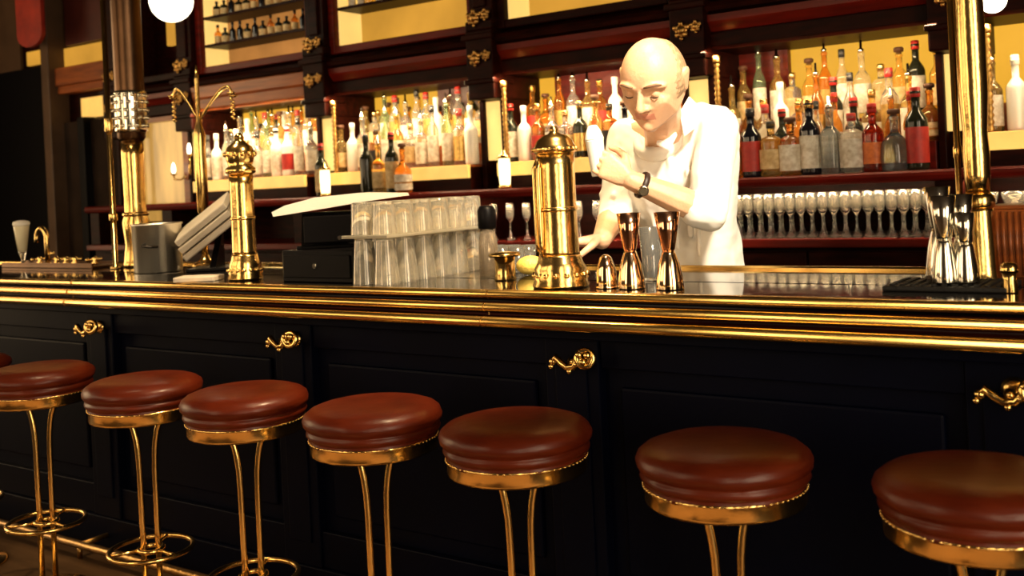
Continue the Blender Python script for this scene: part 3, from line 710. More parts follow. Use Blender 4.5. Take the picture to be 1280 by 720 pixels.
# ------------------------------------------------------------------ branching brass lamp
rt = empty('branched_lamp', (P(257, 330, Y=2.88).x, 2.88, BT), 'slim branched brass lamp stand with curving arms behind the papers', 'lamp stand')
MB().lathe([(.055, 0), (.057, .01), (.04, .02), (.02, .035), (.015, .05)], n=28).build('foot', BRASS, rt)
MB().lathe([(.015, .05), (.013, .2), (.013, .22), (.024, .235), (.026, .42), (.022, .50), (.026, .56), (.016, .60), (.010, .62), (.009, .80), (.003, .86)], n=20).build('stem', BRASS, rt)
for a, ll in ((15, .17), (60, .15), (195, .12), (240, .10)):
    h = MB(); q = Vector((math.cos(R(a)), math.sin(R(a)), 0)); pts = []
    for k in range(11):
        u = k/10; pts.append(q*(ll*math.sin(u*PI/2)) + Vector((0, 0, .62+.14*math.sin(u*PI*.75))))
    h.tube(pts, .005, 8); ar = h.build('arm', BRASS, rt)
    e = pts[-1]; h = MB()
    for k in range(5): h.ball((e.x, e.y, e.z-.018*(k+1)), .008, 1)
    h.lathe([(.006, 0), (.018, .006), (.02, .012)], (e.x, e.y, e.z), 14); h.build('bead_drop', BRASS, ar)

# ------------------------------------------------------------------ things on the bar, left
def lay(px, py, ymin=2.40, ymax=2.92):
    p = P(px, py, Z=BT); 
    if p.y < ymin or p.y > ymax:
        yy = min(max(p.y, ymin), ymax); q = ray(px, py); k = yy/q.y; p = Vector((q.x*k, yy, BT))
    return Vector((p.x, p.y, BT))
p = lay(29, 332)
rt = empty('beer_glass', p, 'tall footed flute of pale beer standing at the far left of the bar', 'glass')
MB().lathe([(.030, 0), (.031, .004), (.010, .012), (.008, .03), (.014, .055), (.020, .0695), (.002, .070)], n=24).build('glass_foot', CLEAR, rt)
MB().lathe([(.002, .0705), (.0205, .071), (.037, .194), (.037, .196), (.002, .1965)], n=24).build('beer', mat('pale_beer_fill', (.98, .88, .60, 1), .12, noise=.06, coat=.8), rt)
MB().lathe([(.036, .197), (.040, .207), (.037, .218), (.02, .224), (.002, .226)], n=24).build('foam', FOAM, rt)
p = lay(10, 330)
o = MB().lathe([(.032, 0), (.026, .02), (.012, .045), (.002, .06)], n=6).build('folded_napkin', PAPER, loc=p + Vector((0, -.08, 0))); tag(o, 'small white folded napkin cone beside the beer flute', 'napkin')
p = lay(60, 334)
rt = empty('goose_neck_tap', p, 'small brass goose-neck water tap at the left end of the bar', 'tap')
MB().lathe([(.03, 0), (.03, .006), (.016, .012), (.012, .03)], n=20).build('base', BRASS, rt)
h = MB(); pts = [(0, 0, .02), (0, 0, .12)]
for k in range(13):
    a = PI*k/12; pts.append((-.035+.035*math.cos(a), -.008*k/12, .14+.045*math.sin(a)))
pts.append((-.07, -.01, .115)); h.tube(pts, .0115, 14); h.build('spout', BRASS, rt)
h = MB(); h.tube([(0, 0, .06), (.04, 0, .065)], .006, 8); h.ball((.045, 0, .066), .011, 2); h.build('lever', BRASS, rt)
# brass drip tray with valves
p = lay(85, 333); q = lay(140, 333)
rt = empty('drip_tray', (p.x, p.y-.02, BT), 'low brass drip tray with small valves at the left of the bar', 'tray')
h = MB(); h.box(-.42, .33, -.07, .06, 0, .012, .003); h.box(-.42, .33, -.07, -.062, .012, .024); h.box(-.42, .33, .052, .06, .012, .024); h.build('tray', BRONZE, rt)
for x in (-.20, -.06, .02, .09, .25):
    h = MB(); h.lathe([(.012, .012), (.016, .02), (.008, .028), (.014, .040), (.006, .05)], (x, 0, 0), 14); h.tube([(x-.03, -.02, .035), (x+.03, .01, .038)], .005, 8); h.ball((x-.03, -.02, .035), .009, 2); h.ball((x+.03, .01, .038), .008, 2); h.build('valve', BRASS, rt)
# steel wine cooler
p = P(198, 330, Y=2.66)
rt = empty('wine_cooler', (p.x, 2.66, BT), 'polished steel wine cooler bucket standing before the thick bronze post', 'bucket')
MB().lathe([(.092, 0), (.095, .004), (.098, .19), (.102, .193), (.102, .199), (.097, .199), (.095, .19), (.090, .01), (.002, .01)], n=48).build('bucket_body', BRUSHED, rt)
h = MB(); h.tube([(.06, -.10, .12), (.075, -.125, .115), (.098, -.115, .11), (.103, -.075, .108)], .006, 10); h.build('handle', DARKST, rt)
# papers and books leaning
p = lay(262, 345)
def leaf(name, m, c, sx, sy, sz, rx, ry, rz, lb, cat, gr=None, pages=0):
    rt = MB().box(-sx/2, sx/2, -sy/2, sy/2, 0, sz, .003).build(name, m); rt.location = c; rt.rotation_euler = (R(rx), R(ry), R(rz)); tag(rt, lb, cat, gr)
    if pages:
        o = MB().box(-sx/2+.006, sx/2-.006, -sy/2-.002, sy/2-.006, sz*.2, sz*.8).build('pages', PAPER, rt)
    return rt
# tilted pale menu stack: propped on a black stand
cs = lay(262, 338)
st = empty('document_stand', (cs.x, cs.y+.04, BT), 'black document stand holding tilted folders beside the slim font', 'stand')
h = MB(); h.box(-.10, .10, -.09, .09, 0, .012, .003); h.prism([(-.07, .012), (.07, .012), (.07, .15), (.055, .15)], -.012, .012); h.build('support', BLACK, st)
st.rotation_euler.z = R(35)
q = Vector((cs.x, cs.y+.04, BT))
dirr = Vector((.82, .572, 0))
for k, (m, lb) in enumerate(((GREYP, 'warm grey folder, lowest of the three tilted on the black stand'), (PAPER, 'cream folder in the middle of the tilted stack'), (PALE, 'pale folder on top of the tilted stack'))):
    o = leaf('folder', m, q + Vector((0, .0, .137+.031*k)) - dirr*(.014*k+.01), .25, .20, .026, 16, -36, 35, lb, 'folder', 'folders on the black stand', 1)
o = leaf('notebook', PAPER, lay(262, 350)+Vector((-.02, -.03, 0)), .15, .10, .018, 0, 0, 30, 'flat cream notebook lying in front of the black stand', 'notebook', None, 1)
# cash register terminal on a black cash drawer
pc = lay(395, 352)
rt = empty('cash_box', (-2.475, 2.60, BT), 'black steel cash box with a small round lock under the white topped register', 'cash box', None, 0)
h = MB(); h.box(-.16, .165, -.19, .20, 0, .105, .004); h.build('housing', BLACK, rt)
h = MB(); h.box(-.15, .155, -.197, -.19, .015, .09, .003); d_ = h.build('drawer_front', BLACK, rt)
h = MB(); h.lathe([(.008, 0), (.008, .004)], n=12, M=Matrix.Translation((0, -.197, .055)) @ Matrix.Rotation(R(90), 4, 'X')); h.build('lock', STEEL, d_)
cr = empty('cash_register', (-2.54, 2.60, BT+.105), 'cash register with white sloping hood and dark screen on the black box', 'cash register', None, R(33))
h = MB(); h.box(-.13, .09, -.12, .12, 0, .012, .003); h.prism([(-.09, .012), (.10, .012), (.10, .12), (-.06, .12)], -.12, .08); h.build('body', BLACK, cr)
h = MB()
prf = [(-.20, .115), (-.205, .13), (-.16, .150), (-.06, .172), (.08, .180), (.22, .172), (.225, .162), (.10, .150), (-.02, .135)]
h.prism([(x, z) for x, z in prf], -.13, .12, axis='y'); ho = h.build('white_hood', WHITEP, cr)
h = MB(); h.prism([(.09, .012), (.14, .012), (.21, .0), (.13, .145), (.09, .145)], -.10, .09, axis='y'); h.build('side_cheek', GREYP, cr)
h = MB(); h.box(-.10, .07, -.135, -.115, .02, .11, .004); sc_ = h.build('screen', BLACK, cr)
h = MB(); h.lathe([(.007, 0), (.007, .004)], n=12, M=Matrix.Translation((.02, -.135, .035)) @ Matrix.Rotation(R(90), 4, 'X')); h.build('button', STEEL, sc_)

# ------------------------------------------------------------------ pint glasses in two tiers
pint = MB().lathe([(.042, 0), (.0425, .004), (.032, .138), (.031, .142), (.029, .142), (.0395, .006), (.0395, .0)], n=24, cap=False)
bmesh.ops.holes_fill(pint.bm, edges=[e for e in pint.bm.edges if e.is_boundary], sides=0)
pint = MB().lathe([(.0405, 0), (.0300, .136), (.029, .142), (.002, .142), (.002, .130), (.0265, .130), (.0385, 0)], n=24, cap=False)
PINT = mat('bright_pint_glass', (.97, .93, .82, 1), .04, trans=.86, ior=1.42, coat=.6)
pintm = pint.mesh('pint_glass', [PINT])
A0 = Vector((-2.165, 2.405, BT))
rocks = MB().lathe([(.0400, 0), (.0335, .094), (.031, .100), (.002, .100), (.002, .088), (.030, .088), (.038, 0)], n=24, cap=False).mesh('pint_glass', [PINT])
for ti in range(2):
    for c_ in range(2):
        for k in range(6):
            o = inst('pint_glass' if ti == 0 else 'rocks_glass', pintm if ti == 0 else rocks, None, (A0.x - c_*.09, A0.y + k*.0885, BT+.001+ti*.155)); tag(o, f'upturned clear {["pint", "short"][ti]} glass, {ORD[k]} from bar front, {["near", "far"][c_]} file, {["bottom", "top"][ti]} layer', 'glass', 'stacked upturned glasses')
o = MB().box(A0.x-.14, A0.x+.05, A0.y-.048, A0.y+5*.0885+.05, BT+.1445, BT+.1545, .002).build('glass_tray', mat('clear_tray', (.85, .8, .65, 1), .15, trans=.7, ior=1.3)); tag(o, 'clear tray lying between the two layers of upturned glasses', 'tray')
# dark bottle, jar, lemon, little glasses
p = lay(612, 344); p.x += .0
rt = empty('sauce_bottle', p, 'dark bottle with black top standing right of the stacked pint glasses', 'bottle')
MB().lathe([(.030, 0), (.032, .004), (.031, .10), (.026, .13), (.018, .15)], n=20).build('glass_body', mat('smoky_clear_glass', (.6, .5, .38, 1), .05, trans=.8, ior=1.3), rt)
MB().lathe([(.026, .15), (.030, .155), (.030, .21), (.022, .225)], n=20).build('cap', BLACK, rt)
p = lay(632, 350)
rt = empty('brass_canister', p, 'short brass canister with wide flat lid left of the big font', 'canister')
MB().lathe([(.032, 0), (.034, .004), (.030, .02), (.031, .072)], n=28).build('body', BRASS, rt)
MB().lathe([(.047, .072), (.049, .076), (.047, .082), (.02, .086)], n=28).build('lid', BRASS, rt)
o = MB().ball((0, 0, .031), .034, 3, (1.35, 1, .9)).build('lemon', LEMON, loc=lay(657, 345)+Vector((0, .03, 0)), rz=R(40)); tag(o, 'yellow lemon lying on the bar left of the big brass font', 'lemon')
tb = MB().lathe([(.022, 0), (.023, .003), (.027, .085), (.0255, .085), (.021, .006), (.002, .006)], n=18).mesh('tumbler', [CLEAR])
for k in range(6):
    o = inst('tumbler', tb, None, (-2.07+.062*(k % 3), 2.80+.065*(k//3), BT)); tag(o, f'small clear tumbler, {ORD[k%3]} from left in {["front", "back"][k//3]} row behind the canister', 'glass', 'small tumblers behind the canister')

# ------------------------------------------------------------------ copper jiggers
def jigger(p, label, h1, h2, r1, r2, m_top, m_bot, group, flip=False):
    rt = empty('jigger', p, label, 'jigger', group)
    # lower cone opens downwards, upper cone opens upwards
    wr_ = .0155
    MB().lathe([(r1, 0), (r1+.001, .003), (r1*.95, h1*.3), (r1*.78, h1*.65), (wr_+.003, h1*.92), (wr_, h1)], n=32).build('lower_cup', m_bot, rt)
    MB().lathe([(wr_, h1), (wr_+.0025, h1+.006), (wr_+(r2-wr_)*.55, h1+h2*.5), (r2, h1+h2), (r2-.0015, h1+h2), (wr_+(r2-wr_)*.5, h1+h2*.5), (.010, h1+.012), (.002, h1+.012)], n=32).build('upper_cup', m_top, rt)
    return rt
GOLDP = mat('rose_gold_plate', (.98, .70, .42, 1), .12, 1)
jigger(lay(790, 364, 2.43), 'copper and rose gold double jigger, middle of the three by the bartender', .100, .100, .036, .032, COPPER, GOLDP, 'copper jiggers before the bartender')
jigger(lay(838, 364, 2.43), 'copper and rose gold double jigger, rightmost of the three by the bartender', .100, .100, .036, .034, COPPER, GOLDP, 'copper jiggers before the bartender')
p = lay(759, 364, 2.43)
rt = empty('measuring_cup', p, 'short rose gold cup upturned left of the copper jiggers', 'cup')
MB().lathe([(.028, 0), (.029, .003), (.026, .05), (.016, .082), (.006, .09)], n=28).build('cup', GOLDP, rt)
MB().lathe([(.030, 0), (.031, .003), (.030, .006)], n=28).build('rolled_rim', GOLDP, rt)
p = lay(815, 350)
o = MB().lathe([(.024, 0), (.025, .004), (.031, .15), (.0295, .15), (.023, .008), (.002, .008)], n=24).build('highball_glass', CLEAR, loc=p); tag(o, 'clear tall glass standing between the two copper jiggers', 'glass')
# ------------------------------------------------------------------ right: mat with steel jiggers
pm = P(1180, 357, Z=BT)
rt = empty('bar_mat', (P(1186, 352, Y=2.57).x, 2.57, BT), 'black rubber bar mat under the steel jiggers', 'mat', None, 0)
MB().box(-.13, .14, -.09, .10, 0, .012, .004).build('mat', RUBBER, rt)
h = MB()
for i in range(11):
    for j in range(7): h.lathe([(.007, .012), (.006, .016)], (-.11+i*.023, -.07+j*.024, 0), 8)
h.build('studs', RUBBER, rt)
sj = [(1172, 353, .12, .10, .034, .030, 'leftmost tall steel jigger, flared widest, on the black mat'), (1185, 356, .10, .10, .030, .030, 'steel double jigger standing second from left on the mat'),
      (1197, 353, .10, .10, .030, .028, 'steel double jigger standing third from left on the mat'), (1209, 357, .09, .07, .028, .024, 'shorter steel jigger on the mat nearest the brass post')]
for k, (px, py, h1, h2, r1, r2, lb) in enumerate(sj):
    p = P(px, py, Z=BT+.016); y = (2.60, 2.53, 2.62, 2.54)[k]; x = P((1174, 1180, 1203, 1206)[k], 300, Y=y).x
    jigger(Vector((x, y, BT+.0165)), lb, h1, h2, r1, r2, STEEL, STEEL, 'steel jiggers on the mat')
p = P(1263, 366, Z=BT); p.y = max(p.y, 2.42)
rt = empty('salt_shaker', (p.x, p.y, BT), 'small brass shaker with rounded lid at the right end of the bar', 'shaker')
MB().lathe([(.016, 0), (.017, .003), (.014, .03), (.015, .045)], n=20).build('body', BRASS, rt)
MB().lathe([(.018, .045), (.019, .05), (.017, .062), (.008, .068)], n=20).build('lid', BRASS, rt)
pb_ = P(1250, 300, Y=2.9)
rt = empty('reeded_box', (pb_.x+.11, 2.86, BT), 'brown reeded wooden box behind the right brass post', 'box')
h = MB(); h.box(-.11, .16, -.05, .05, 0, .17, .004)
for i in range(18): h.tube([(-.10+i*.0147, -.052, .006), (-.10+i*.0147, -.052, .164)], .005, 6)
h.build('box_body', WARMWOOD, rt)
MB().box(-.115, .165, -.055, .055, .17, .18, .003).build('box_lid', WARMWOOD, rt)

# ------------------------------------------------------------------ the bartender
HC = P(817, 100, Y=2.72)
HM = Matrix.Translation(HC) @ Euler((0, R(5), R(4))).to_matrix().to_4x4() @ Matrix.Rotation(R(33), 4, 'X') @ Matrix.Diagonal((1.22, 1.10, 1.06, 1))
def W(x, y, z): return HM @ Vector((x, y, z))
SR = 1.1
def remeshed(mb, name, mats, voxel, smooth_it, origin, disp=None):
    me0 = mb.mesh(name+'_src', mats); o0 = bpy.data.objects.new('tmp', me0); COL.objects.link(o0)
    rm = o0.modifiers.new('r', 'REMESH'); rm.mode = 'VOXEL'; rm.voxel_size = voxel; rm.use_smooth_shade = True
    sm_ = o0.modifiers.new('s', 'SMOOTH'); sm_.factor = .5; sm_.iterations = smooth_it
    dg = bpy.context.evaluated_depsgraph_get(); dg.update()
    me = bpy.data.meshes.new_from_object(o0.evaluated_get(dg)); me.name = name
    bpy.data.objects.remove(o0); me.transform(Matrix.Translation(-origin))
    if not me.materials:
        for m in (mats if isinstance(mats, (list, tuple)) else [mats]): me.materials.append(m)
    for p_ in me.polygons: p_.use_smooth = True
    return me
def head_shape(mb):
    n, m = 48, 36; rings = []
    for j in range(1, m):
        th = PI*j/m; ring = []
        for i in range(n):
            ph = 2*PI*i/n
            x, y, z = math.sin(th)*math.cos(ph), math.sin(th)*math.sin(ph), math.cos(th)
            wx, wy, wz = .0765, .097, .118
            if z < 0:
                q = min(1, -z); wx *= 1-.30*q*q; 
                if y > 0: wy *= 1-.45*q
            if z > 0 and y > 0: wy *= 1.04
            X, Y, Z = x*wx, y*wy, z*wz
            if y < 0:   # flatten the face front a little, sockets
                for s in (-1, 1):
                    g = math.exp(-(((X-s*.031)/.016)**2+((Z-.006)/.012)**2)); Y += .014*g
            ring.append(mb.bm.verts.new(W(X, Y, Z)))
        rings.append(ring)
    for A, B in zip(rings, rings[1:]):
        for i in range(n): mb.bm.faces.new((A[i], B[i], B[(i+1) % n], A[(i+1) % n]))
    mb.bm.faces.new(rings[0]); mb.bm.faces.new(list(reversed(rings[-1])))
def hh(mb, items, sub=2): mb.hull([(W(*c), r*SR if not isinstance(r, tuple) else tuple(q*SR for q in r)) for c, r in items], sub)
body = MB()
head_shape(body)
# facial features
hh(body, [((0, -.090, .020), .007), ((0, -.107, -.012), .0095), ((0, -.114, -.026), .0115)])
hh(body, [((0, -.106, -.029), .010), ((-.013, -.099, -.031), .0085)]); hh(body, [((0, -.106, -.029), .010), ((.013, -.099, -.031), .0085)])
for s in (-1, 1):
    hh(body, [((s*.012, -.088, .027), .009), ((s*.032, -.084, .031), .0095), ((s*.052, -.068, .024), .009)])
    hh(body, [((s*.008, -.072, -.088), .023), ((s*.042, -.034, -.066), .024), ((s*.052, .004, -.036), .024), ((s*.036, -.062, -.022), .027), ((0, -.066, -.05), .03)])
    hh(body, [((s*.078, .006, .018), (.007, .014, .014)), ((s*.083, .014, .022), (.005, .014, .012)), ((s*.076, .004, -.024), (.006, .009, .010))])
    hh(body, [((s*.031, -.077, .004), .0125)])            # closed lids over the eyeballs
    hh(body, [((s*.002, -.097, -.0525), .0055), ((s*.024, -.086, -.0505), .0035)])
    hh(body, [((s*.002, -.095, -.0625), .006), ((s*.021, -.086, -.0565), .0035)])
hh(body, [((0, -.083, -.050), .015), ((0, -.083, -.068), .014)])
hh(body, [((0, -.084, -.094), .018), ((0, -.070, -.100), .020)])
# neck
CH = Vector((-1.505, 3.02, 1.455))     # base of neck
body.hull([(W(0, .025, -.055), .058), (CH, .062)])
def px(x, y, Y): return P(x, y, Y=Y)
LS = px(896, 158, 3.05); RS = px(782, 172, 3.03)
LE = px(886, 266, 2.88); LWr = px(788, 225, 2.72); LH = px(738, 196, 2.66)
RE = px(770, 262, 2.98); RWr = px(752, 300, 2.80)
PEL = Vector((-1.50, 3.20, .98))
body.hull([(LS, .05), (RS, .05), (CH+Vector((0, .03, -.10)), (.13, .10, .07))])
body.hull([(CH+Vector((0, .03, -.12)), (.155, .105, .10)), (PEL+Vector((0, -.02, .16)), (.14, .105, .08))])
body.hull([(PEL+Vector((0, -.02, .14)), (.14, .105, .08)), (PEL, (.155, .11, .10))])
for s in (-1, 1):
    body.hull([(PEL+Vector((s*.085, 0, -.05)), .085), (PEL+Vector((s*.10, -.01, -.45)), .055)])
    body.hull([(PEL+Vector((s*.10, -.01, -.45)), .055), (PEL+Vector((s*.11, .03, -.86)), .038)])
    body.hull([(PEL+Vector((s*.11, .04, -.93)), .035), (PEL+Vector((s*.12, -.10, -.955)), (.035, .05, .02))])
    body.hull([(PEL+Vector((s*.11, .03, -.84)), .038), (PEL+Vector((s*.11, .04, -.94)), .035)])
body.hull([(LS, .052), (LE, .043)]); body.hull([(LE, .043), (LE.lerp(LWr, .35), .046)]); body.hull([(LE.lerp(LWr, .35), .046), (LWr, .030)])
body.hull([(RS, .052), (RE, .043)]); body.hull([(RE, .043), (RE.lerp(RWr, .4), .044)]); body.hull([(RE.lerp(RWr, .4), .044), (RWr, .030)])
def hand(mb, wr, fwd, palm_n, side, curl, spread=.0):
    """fwd: wrist->knuckles, palm_n: palm normal, side: towards the thumb"""
    f = fwd.normalized(); s = (side - f*side.dot(f)).normalized(); nrm = (palm_n - f*palm_n.dot(f) - s*palm_n.dot(s)).normalized()
    kn = []
    for k in range(4):
        kn.append(wr + f*(.088-.004*abs(k-1)) + s*(.030-.020*k))
    mb.hull([(wr, .024), (wr+f*.03+s*.018, .019), (kn[0], .012), (kn[3], .011), (wr+f*.03-s*.018, .017), (kn[1], .013), (kn[2], .012)])
    L_ = [(.042, .026, .021), (.047, .030, .022), (.043, .028, .021), (.034, .021, .019)]
    for k in range(4):
        p0 = kn[k]; ang = 0; rr = [.0098, .0092, .0085, .0075] if k != 3 else [.0085, .008, .0073, .0065]
        for j in range(3):
            ang += curl[j]; d = f*math.cos(ang) + nrm*math.sin(ang) + s*(spread*(1.5-k)*.3)
            p1 = p0 + d.normalized()*L_[k][j]; mb.hull([(p0, rr[j]), (p1, rr[j+1])]); p0 = p1
    t0 = wr+f*.025+s*.022; t1 = t0+(f*.55+s*.75+nrm*.35).normalized()*.042; t2 = t1+(f*.85+s*.15+nrm*.5).normalized()*.032; t3 = t2+(f*.85-s*.1+nrm*.55).normalized()*.025
    mb.hull([(t0, .015), (t1, .0125)]); mb.hull([(t1, .0125), (t2, .0105)]); mb.hull([(t2, .0105), (t3, .009)])
    return kn
# left hand: closes round the tin, at image left of the watch
fL = (LH-LWr).normalized()
NL = DV*.9+Vector((0, 0, -.25)); knL = hand(body, LWr, fL, NL, Vector((0, 0, 1)), (R(42), R(55), R(40)))
# right hand: resting near the bar top
fR = (px(722, 303, 2.74)-RWr).normalized()
hand(body, RWr, fR, Vector((-.3, 0, -1)), Vector((.35, -1, .1)), (R(12), R(22), R(18)))
ORG = Vector((PEL.x, PEL.y, 0))
per = empty('person', ORG, 'balding bartender in a white open-collared shirt leaning over the bar, looking down', 'person')
bme = remeshed(body, 'body', [SKIN, LIPS, TROUS], .0034, 5, ORG)
HI = HM.inverted()
for p_ in bme.polygons:
    p_.material_index = 0
    c = HI @ (p_.center + ORG)
    if c.y < -.083 and abs(c.x) < .025-.0 and -.068 < c.z < -.048: p_.material_index = 1
bo = bpy.data.objects.new('body', bme); COL.objects.link(bo); bo.parent = per
# brows, eyes
for s in (-1, 1):
    h = MB(); h.tube([W(s*.014, -.097, .032), W(s*.027, -.0965, .037), W(s*.042, -.088, .037), W(s*.052, -.078, .031)], [.0028, .0042, .004, .0018], 8); o = h.build('eyebrow', BROWM); o.parent = per; o.location = -ORG
    h = MB(); h.tube([W(s*.022, -.0885, -.0005), W(s*.029, -.0902, -.0025), W(s*.036, -.0893, -.0025), W(s*.042, -.086, .0)], [.0012, .0018, .0018, .0012], 8); o = h.build('eyelash', EYED); o.parent = per; o.location = -ORG
# thin cropped hair round the sides and back
h = MB(); n, m = 56, 30
grid = {}
for j in range(m+1):
    for i in range(n+1):
        q_ = min(1, j/m*1.6); e0 = R(26-50*q_)+.06*math.sin(j*1.9); ph = e0+(PI-2*e0)*i/n; th = R(36)+R(74)*j/m
        x, y, z = math.sin(th)*math.cos(ph), math.sin(th)*math.sin(ph), math.cos(th)
        wx, wy, wz = .0765, .097, .118
        if z < 0:
            q = min(1, -z); wx *= 1-.30*q*q
            if y > 0: wy *= 1-.45*q
        if z > 0 and y > 0: wy *= 1.04
        edge = min(i, n-i, j, m-j); off = 1.0+.050*min(1, edge/4)-.006
        off += .004*math.sin(i*2.3)*math.sin(j*1.1) if edge > 1 else 0
        grid[i, j] = h.bm.verts.new(W(x*wx*off, y*wy*off, z*wz*off))
for j in range(m):
    for i in range(n):
        f_ = h.bm.faces.new((grid[i, j], grid[i+1, j], grid[i+1, j+1], grid[i, j+1])); f_.smooth = True
ho_ = h.build('hair', HAIR); ho_.parent = per; ho_.location = -ORG
# shirt
sh = MB()
UC = CH+Vector((0, .035, -.10))
sh.hull([(LS+Vector((.005, 0, .0)), .066), (UC, (.15, .115, .085))]); sh.hull([(RS+Vector((-.0, 0, .0)), .064), (UC, (.15, .115, .085))])
sh.hull([(LS, .055), (CH+Vector((.045, .03, -.015)), .045)]); sh.hull([(RS, .055), (CH+Vector((-.045, .03, -.015)), .045)])
WL = px(905, 330, 3.12); WRt = px(800, 335, 3.10)
sh.hull([(UC+Vector((0, 0, -.03)), (.175, .125, .10)), (PEL+Vector((.0, -.035, .16)), (.175, .13, .07))])
sh.hull([(PEL+Vector((0, -.035, .16)), (.175, .13, .07)), (PEL+Vector((0, -.01, 0)), (.175, .125, .06))])
# belly drape towards image right
sh.hull([(LS+Vector((-.01, .03, -.03)), .072), (px(886, 335, 3.15), .085), (PEL+Vector((0, -.03, .2)), (.15, .12, .08))])
sh.hull([(LS, .066), (CH+Vector((.075, .02, .0)), .042), (UC, (.13, .10, .08))]); sh.hull([(LS+Vector((-.01, 0, .0)), .060), (px(876, 142, 3.02), .040), (CH+Vector((.05, .02, .005)), .045), (UC, (.12, .09, .07))]); sh.hull([(RS, .064), (CH+Vector((-.07, .02, .0)), .042), (UC, (.13, .10, .08))])
# sleeves
LSl = LE.lerp(LWr, .10); 
sh.hull([(LS, .070), (LS.lerp(LE, .5), .064)]); sh.hull([(LS.lerp(LE, .5), .064), (LE, .058)]); sh.hull([(LE, .058), (LE.lerp(LWr, .12), .060)])
RSl = RE.lerp(RWr, .15)
sh.hull([(RS, .066), (RS.lerp(RE, .5), .062)]); sh.hull([(RS.lerp(RE, .5), .062), (RE, .058)]); sh.hull([(RE, .058), (RE.lerp(RWr, .32), .050)])
# creases pushed in/out as soft rolls
def roll(p0, p1, r): sh.hull([(p0, r), (p1, r*.7)], 1)
for a, b_, r in ((.25, .35, .014), (.55, .66, .013), (.8, .9, .012)):
    c0 = LS.lerp(LE, a); c1 = LS.lerp(LE, b_)
    roll(c0+Vector((.03, -.056, .02)), c1+Vector((-.05, -.040, -.02)), r)
for a, b_, r in ((.3, .45, .012), (.62, .74, .012), (.88, .97, .012)):
    c0 = RS.lerp(RE, a); c1 = RS.lerp(RE, b_)
    roll(c0+Vector((.02, -.058, .02)), c1+Vector((-.05, -.036, -.01)), r)
for dx, z0, z1 in ((-.10, 1.40, 1.22), (-.04, 1.38, 1.15), (.05, 1.40, 1.12), (.11, 1.36, 1.16), (.14, 1.3, 1.1)):
    roll(Vector((CH.x+dx, 2.955 if z0 > 1.2 else 3, z0)), Vector((CH.x+dx*.8, 3.00, z1)), .014)
smh = remeshed(sh, 'shirt', [SHIRT], .006, 7, ORG)
so = bpy.data.objects.new('shirt', smh); COL.objects.link(so); so.parent = per
tx = bpy.data.textures.new('cloth_folds', 'CLOUDS'); tx.noise_scale = .09
dm = so.modifiers.new('folds', 'DISPLACE'); dm.texture = tx; dm.strength = .014; dm.mid_level = .5; dm.texture_coords = 'GLOBAL'
# collar: two wings, and a placket
def quad_solid(name, pts, th, m, parent):
    h = MB(); nrm = (pts[1]-pts[0]).cross(pts[-1]-pts[0]).normalized()
    A = [h.bm.verts.new(p) for p in pts]; B = [h.bm.verts.new(p+nrm*th) for p in pts]
    k = len(pts); h.bm.faces.new(A); h.bm.faces.new(list(reversed(B)))
    for i in range(k): h.bm.faces.new((A[i], A[(i+1) % k], B[(i+1) % k], B[i]))
    bmesh.ops.bevel(h.bm, geom=h.bm.edges[:], offset=.002, segments=2, affect='EDGES')
    o = h.build(name, m); o.parent = parent; o.location = -ORG; return o
c0 = px(858, 118, 2.93)
quad_solid('collar_wing', [px(850, 140, 2.90), px(862, 120, 2.95), px(878, 136, 2.98), px(872, 158, 2.93), px(856, 170, 2.89)], .005, SHIRT, so)
quad_solid('collar_wing', [px(842, 158, 2.92), px(846, 168, 2.89), px(836, 188, 2.86), px(820, 180, 2.88), px(822, 164, 2.92)], .005, SHIRT, so)
h = MB(); h.torus((0, 0, 0), .070, .017, 36, 10, M=Matrix.Translation(CH+Vector((.0, -.02, .015))) @ Matrix.Rotation(R(38), 4, 'X') @ Matrix.Diagonal((1.05, 1.1, 1.6, 1))); o = h.build('collar_band', SHIRT); o.parent = so; o.location = -ORG
# trousers and shoes
tr = MB()
tr.hull([(PEL+Vector((0, 0, .03)), (.165, .12, .07)), (PEL+Vector((0, 0, -.06)), (.165, .125, .08))])
for s in (-1, 1):
    tr.hull([(PEL+Vector((s*.085, 0, -.05)), .098), (PEL+Vector((s*.10, -.01, -.45)), .072)]); tr.hull([(PEL+Vector((s*.10, -.01, -.45)), .072), (PEL+Vector((s*.11, .03, -.88)), .06)])
tm = remeshed(tr, 'trousers', [TROUS], .01, 3, ORG); o = bpy.data.objects.new('trousers', tm); COL.objects.link(o); o.parent = per
for s in (-1, 1):
    h = MB(); h.hull([(PEL+Vector((s*.11, .05, -.94)), (.042, .05, .038)), (PEL+Vector((s*.12, -.12, -.955)), (.045, .06, .024))], 3)
    o = h.build('shoe', BLACK); o.parent = per; o.location = -ORG
# watch on the left wrist
d = (LWr-LE).normalized(); wc = LE.lerp(LWr, .85)
rotm = d.to_track_quat('Z', 'Y').to_matrix().to_4x4()
wt = MB().torus((0, 0, 0), .0375, .0042, 32, 8, M=Matrix.Diagonal((1, 1, 2.2, 1))).build('wristwatch', mat('dark_watch_strap', (.03, .015, .01, 1), .45)); wt.parent = per; wt.matrix_local = Matrix.Translation(-ORG) @ Matrix.Translation(wc) @ rotm
dl = MB().lathe([(.016, 0), (.017, .002), (.016, .008), (.013, .009)], n=24).build('watch_case', STEEL); dl.parent = wt
cd = (Vector((.2, -1, -.2)) - d*Vector((.2, -1, -.2)).dot(d)).normalized(); lq = (rotm.to_3x3().inverted() @ cd)
dl.matrix_local = Matrix.Translation(lq*.039) @ lq.to_track_quat('Z', 'Y').to_matrix().to_4x4()
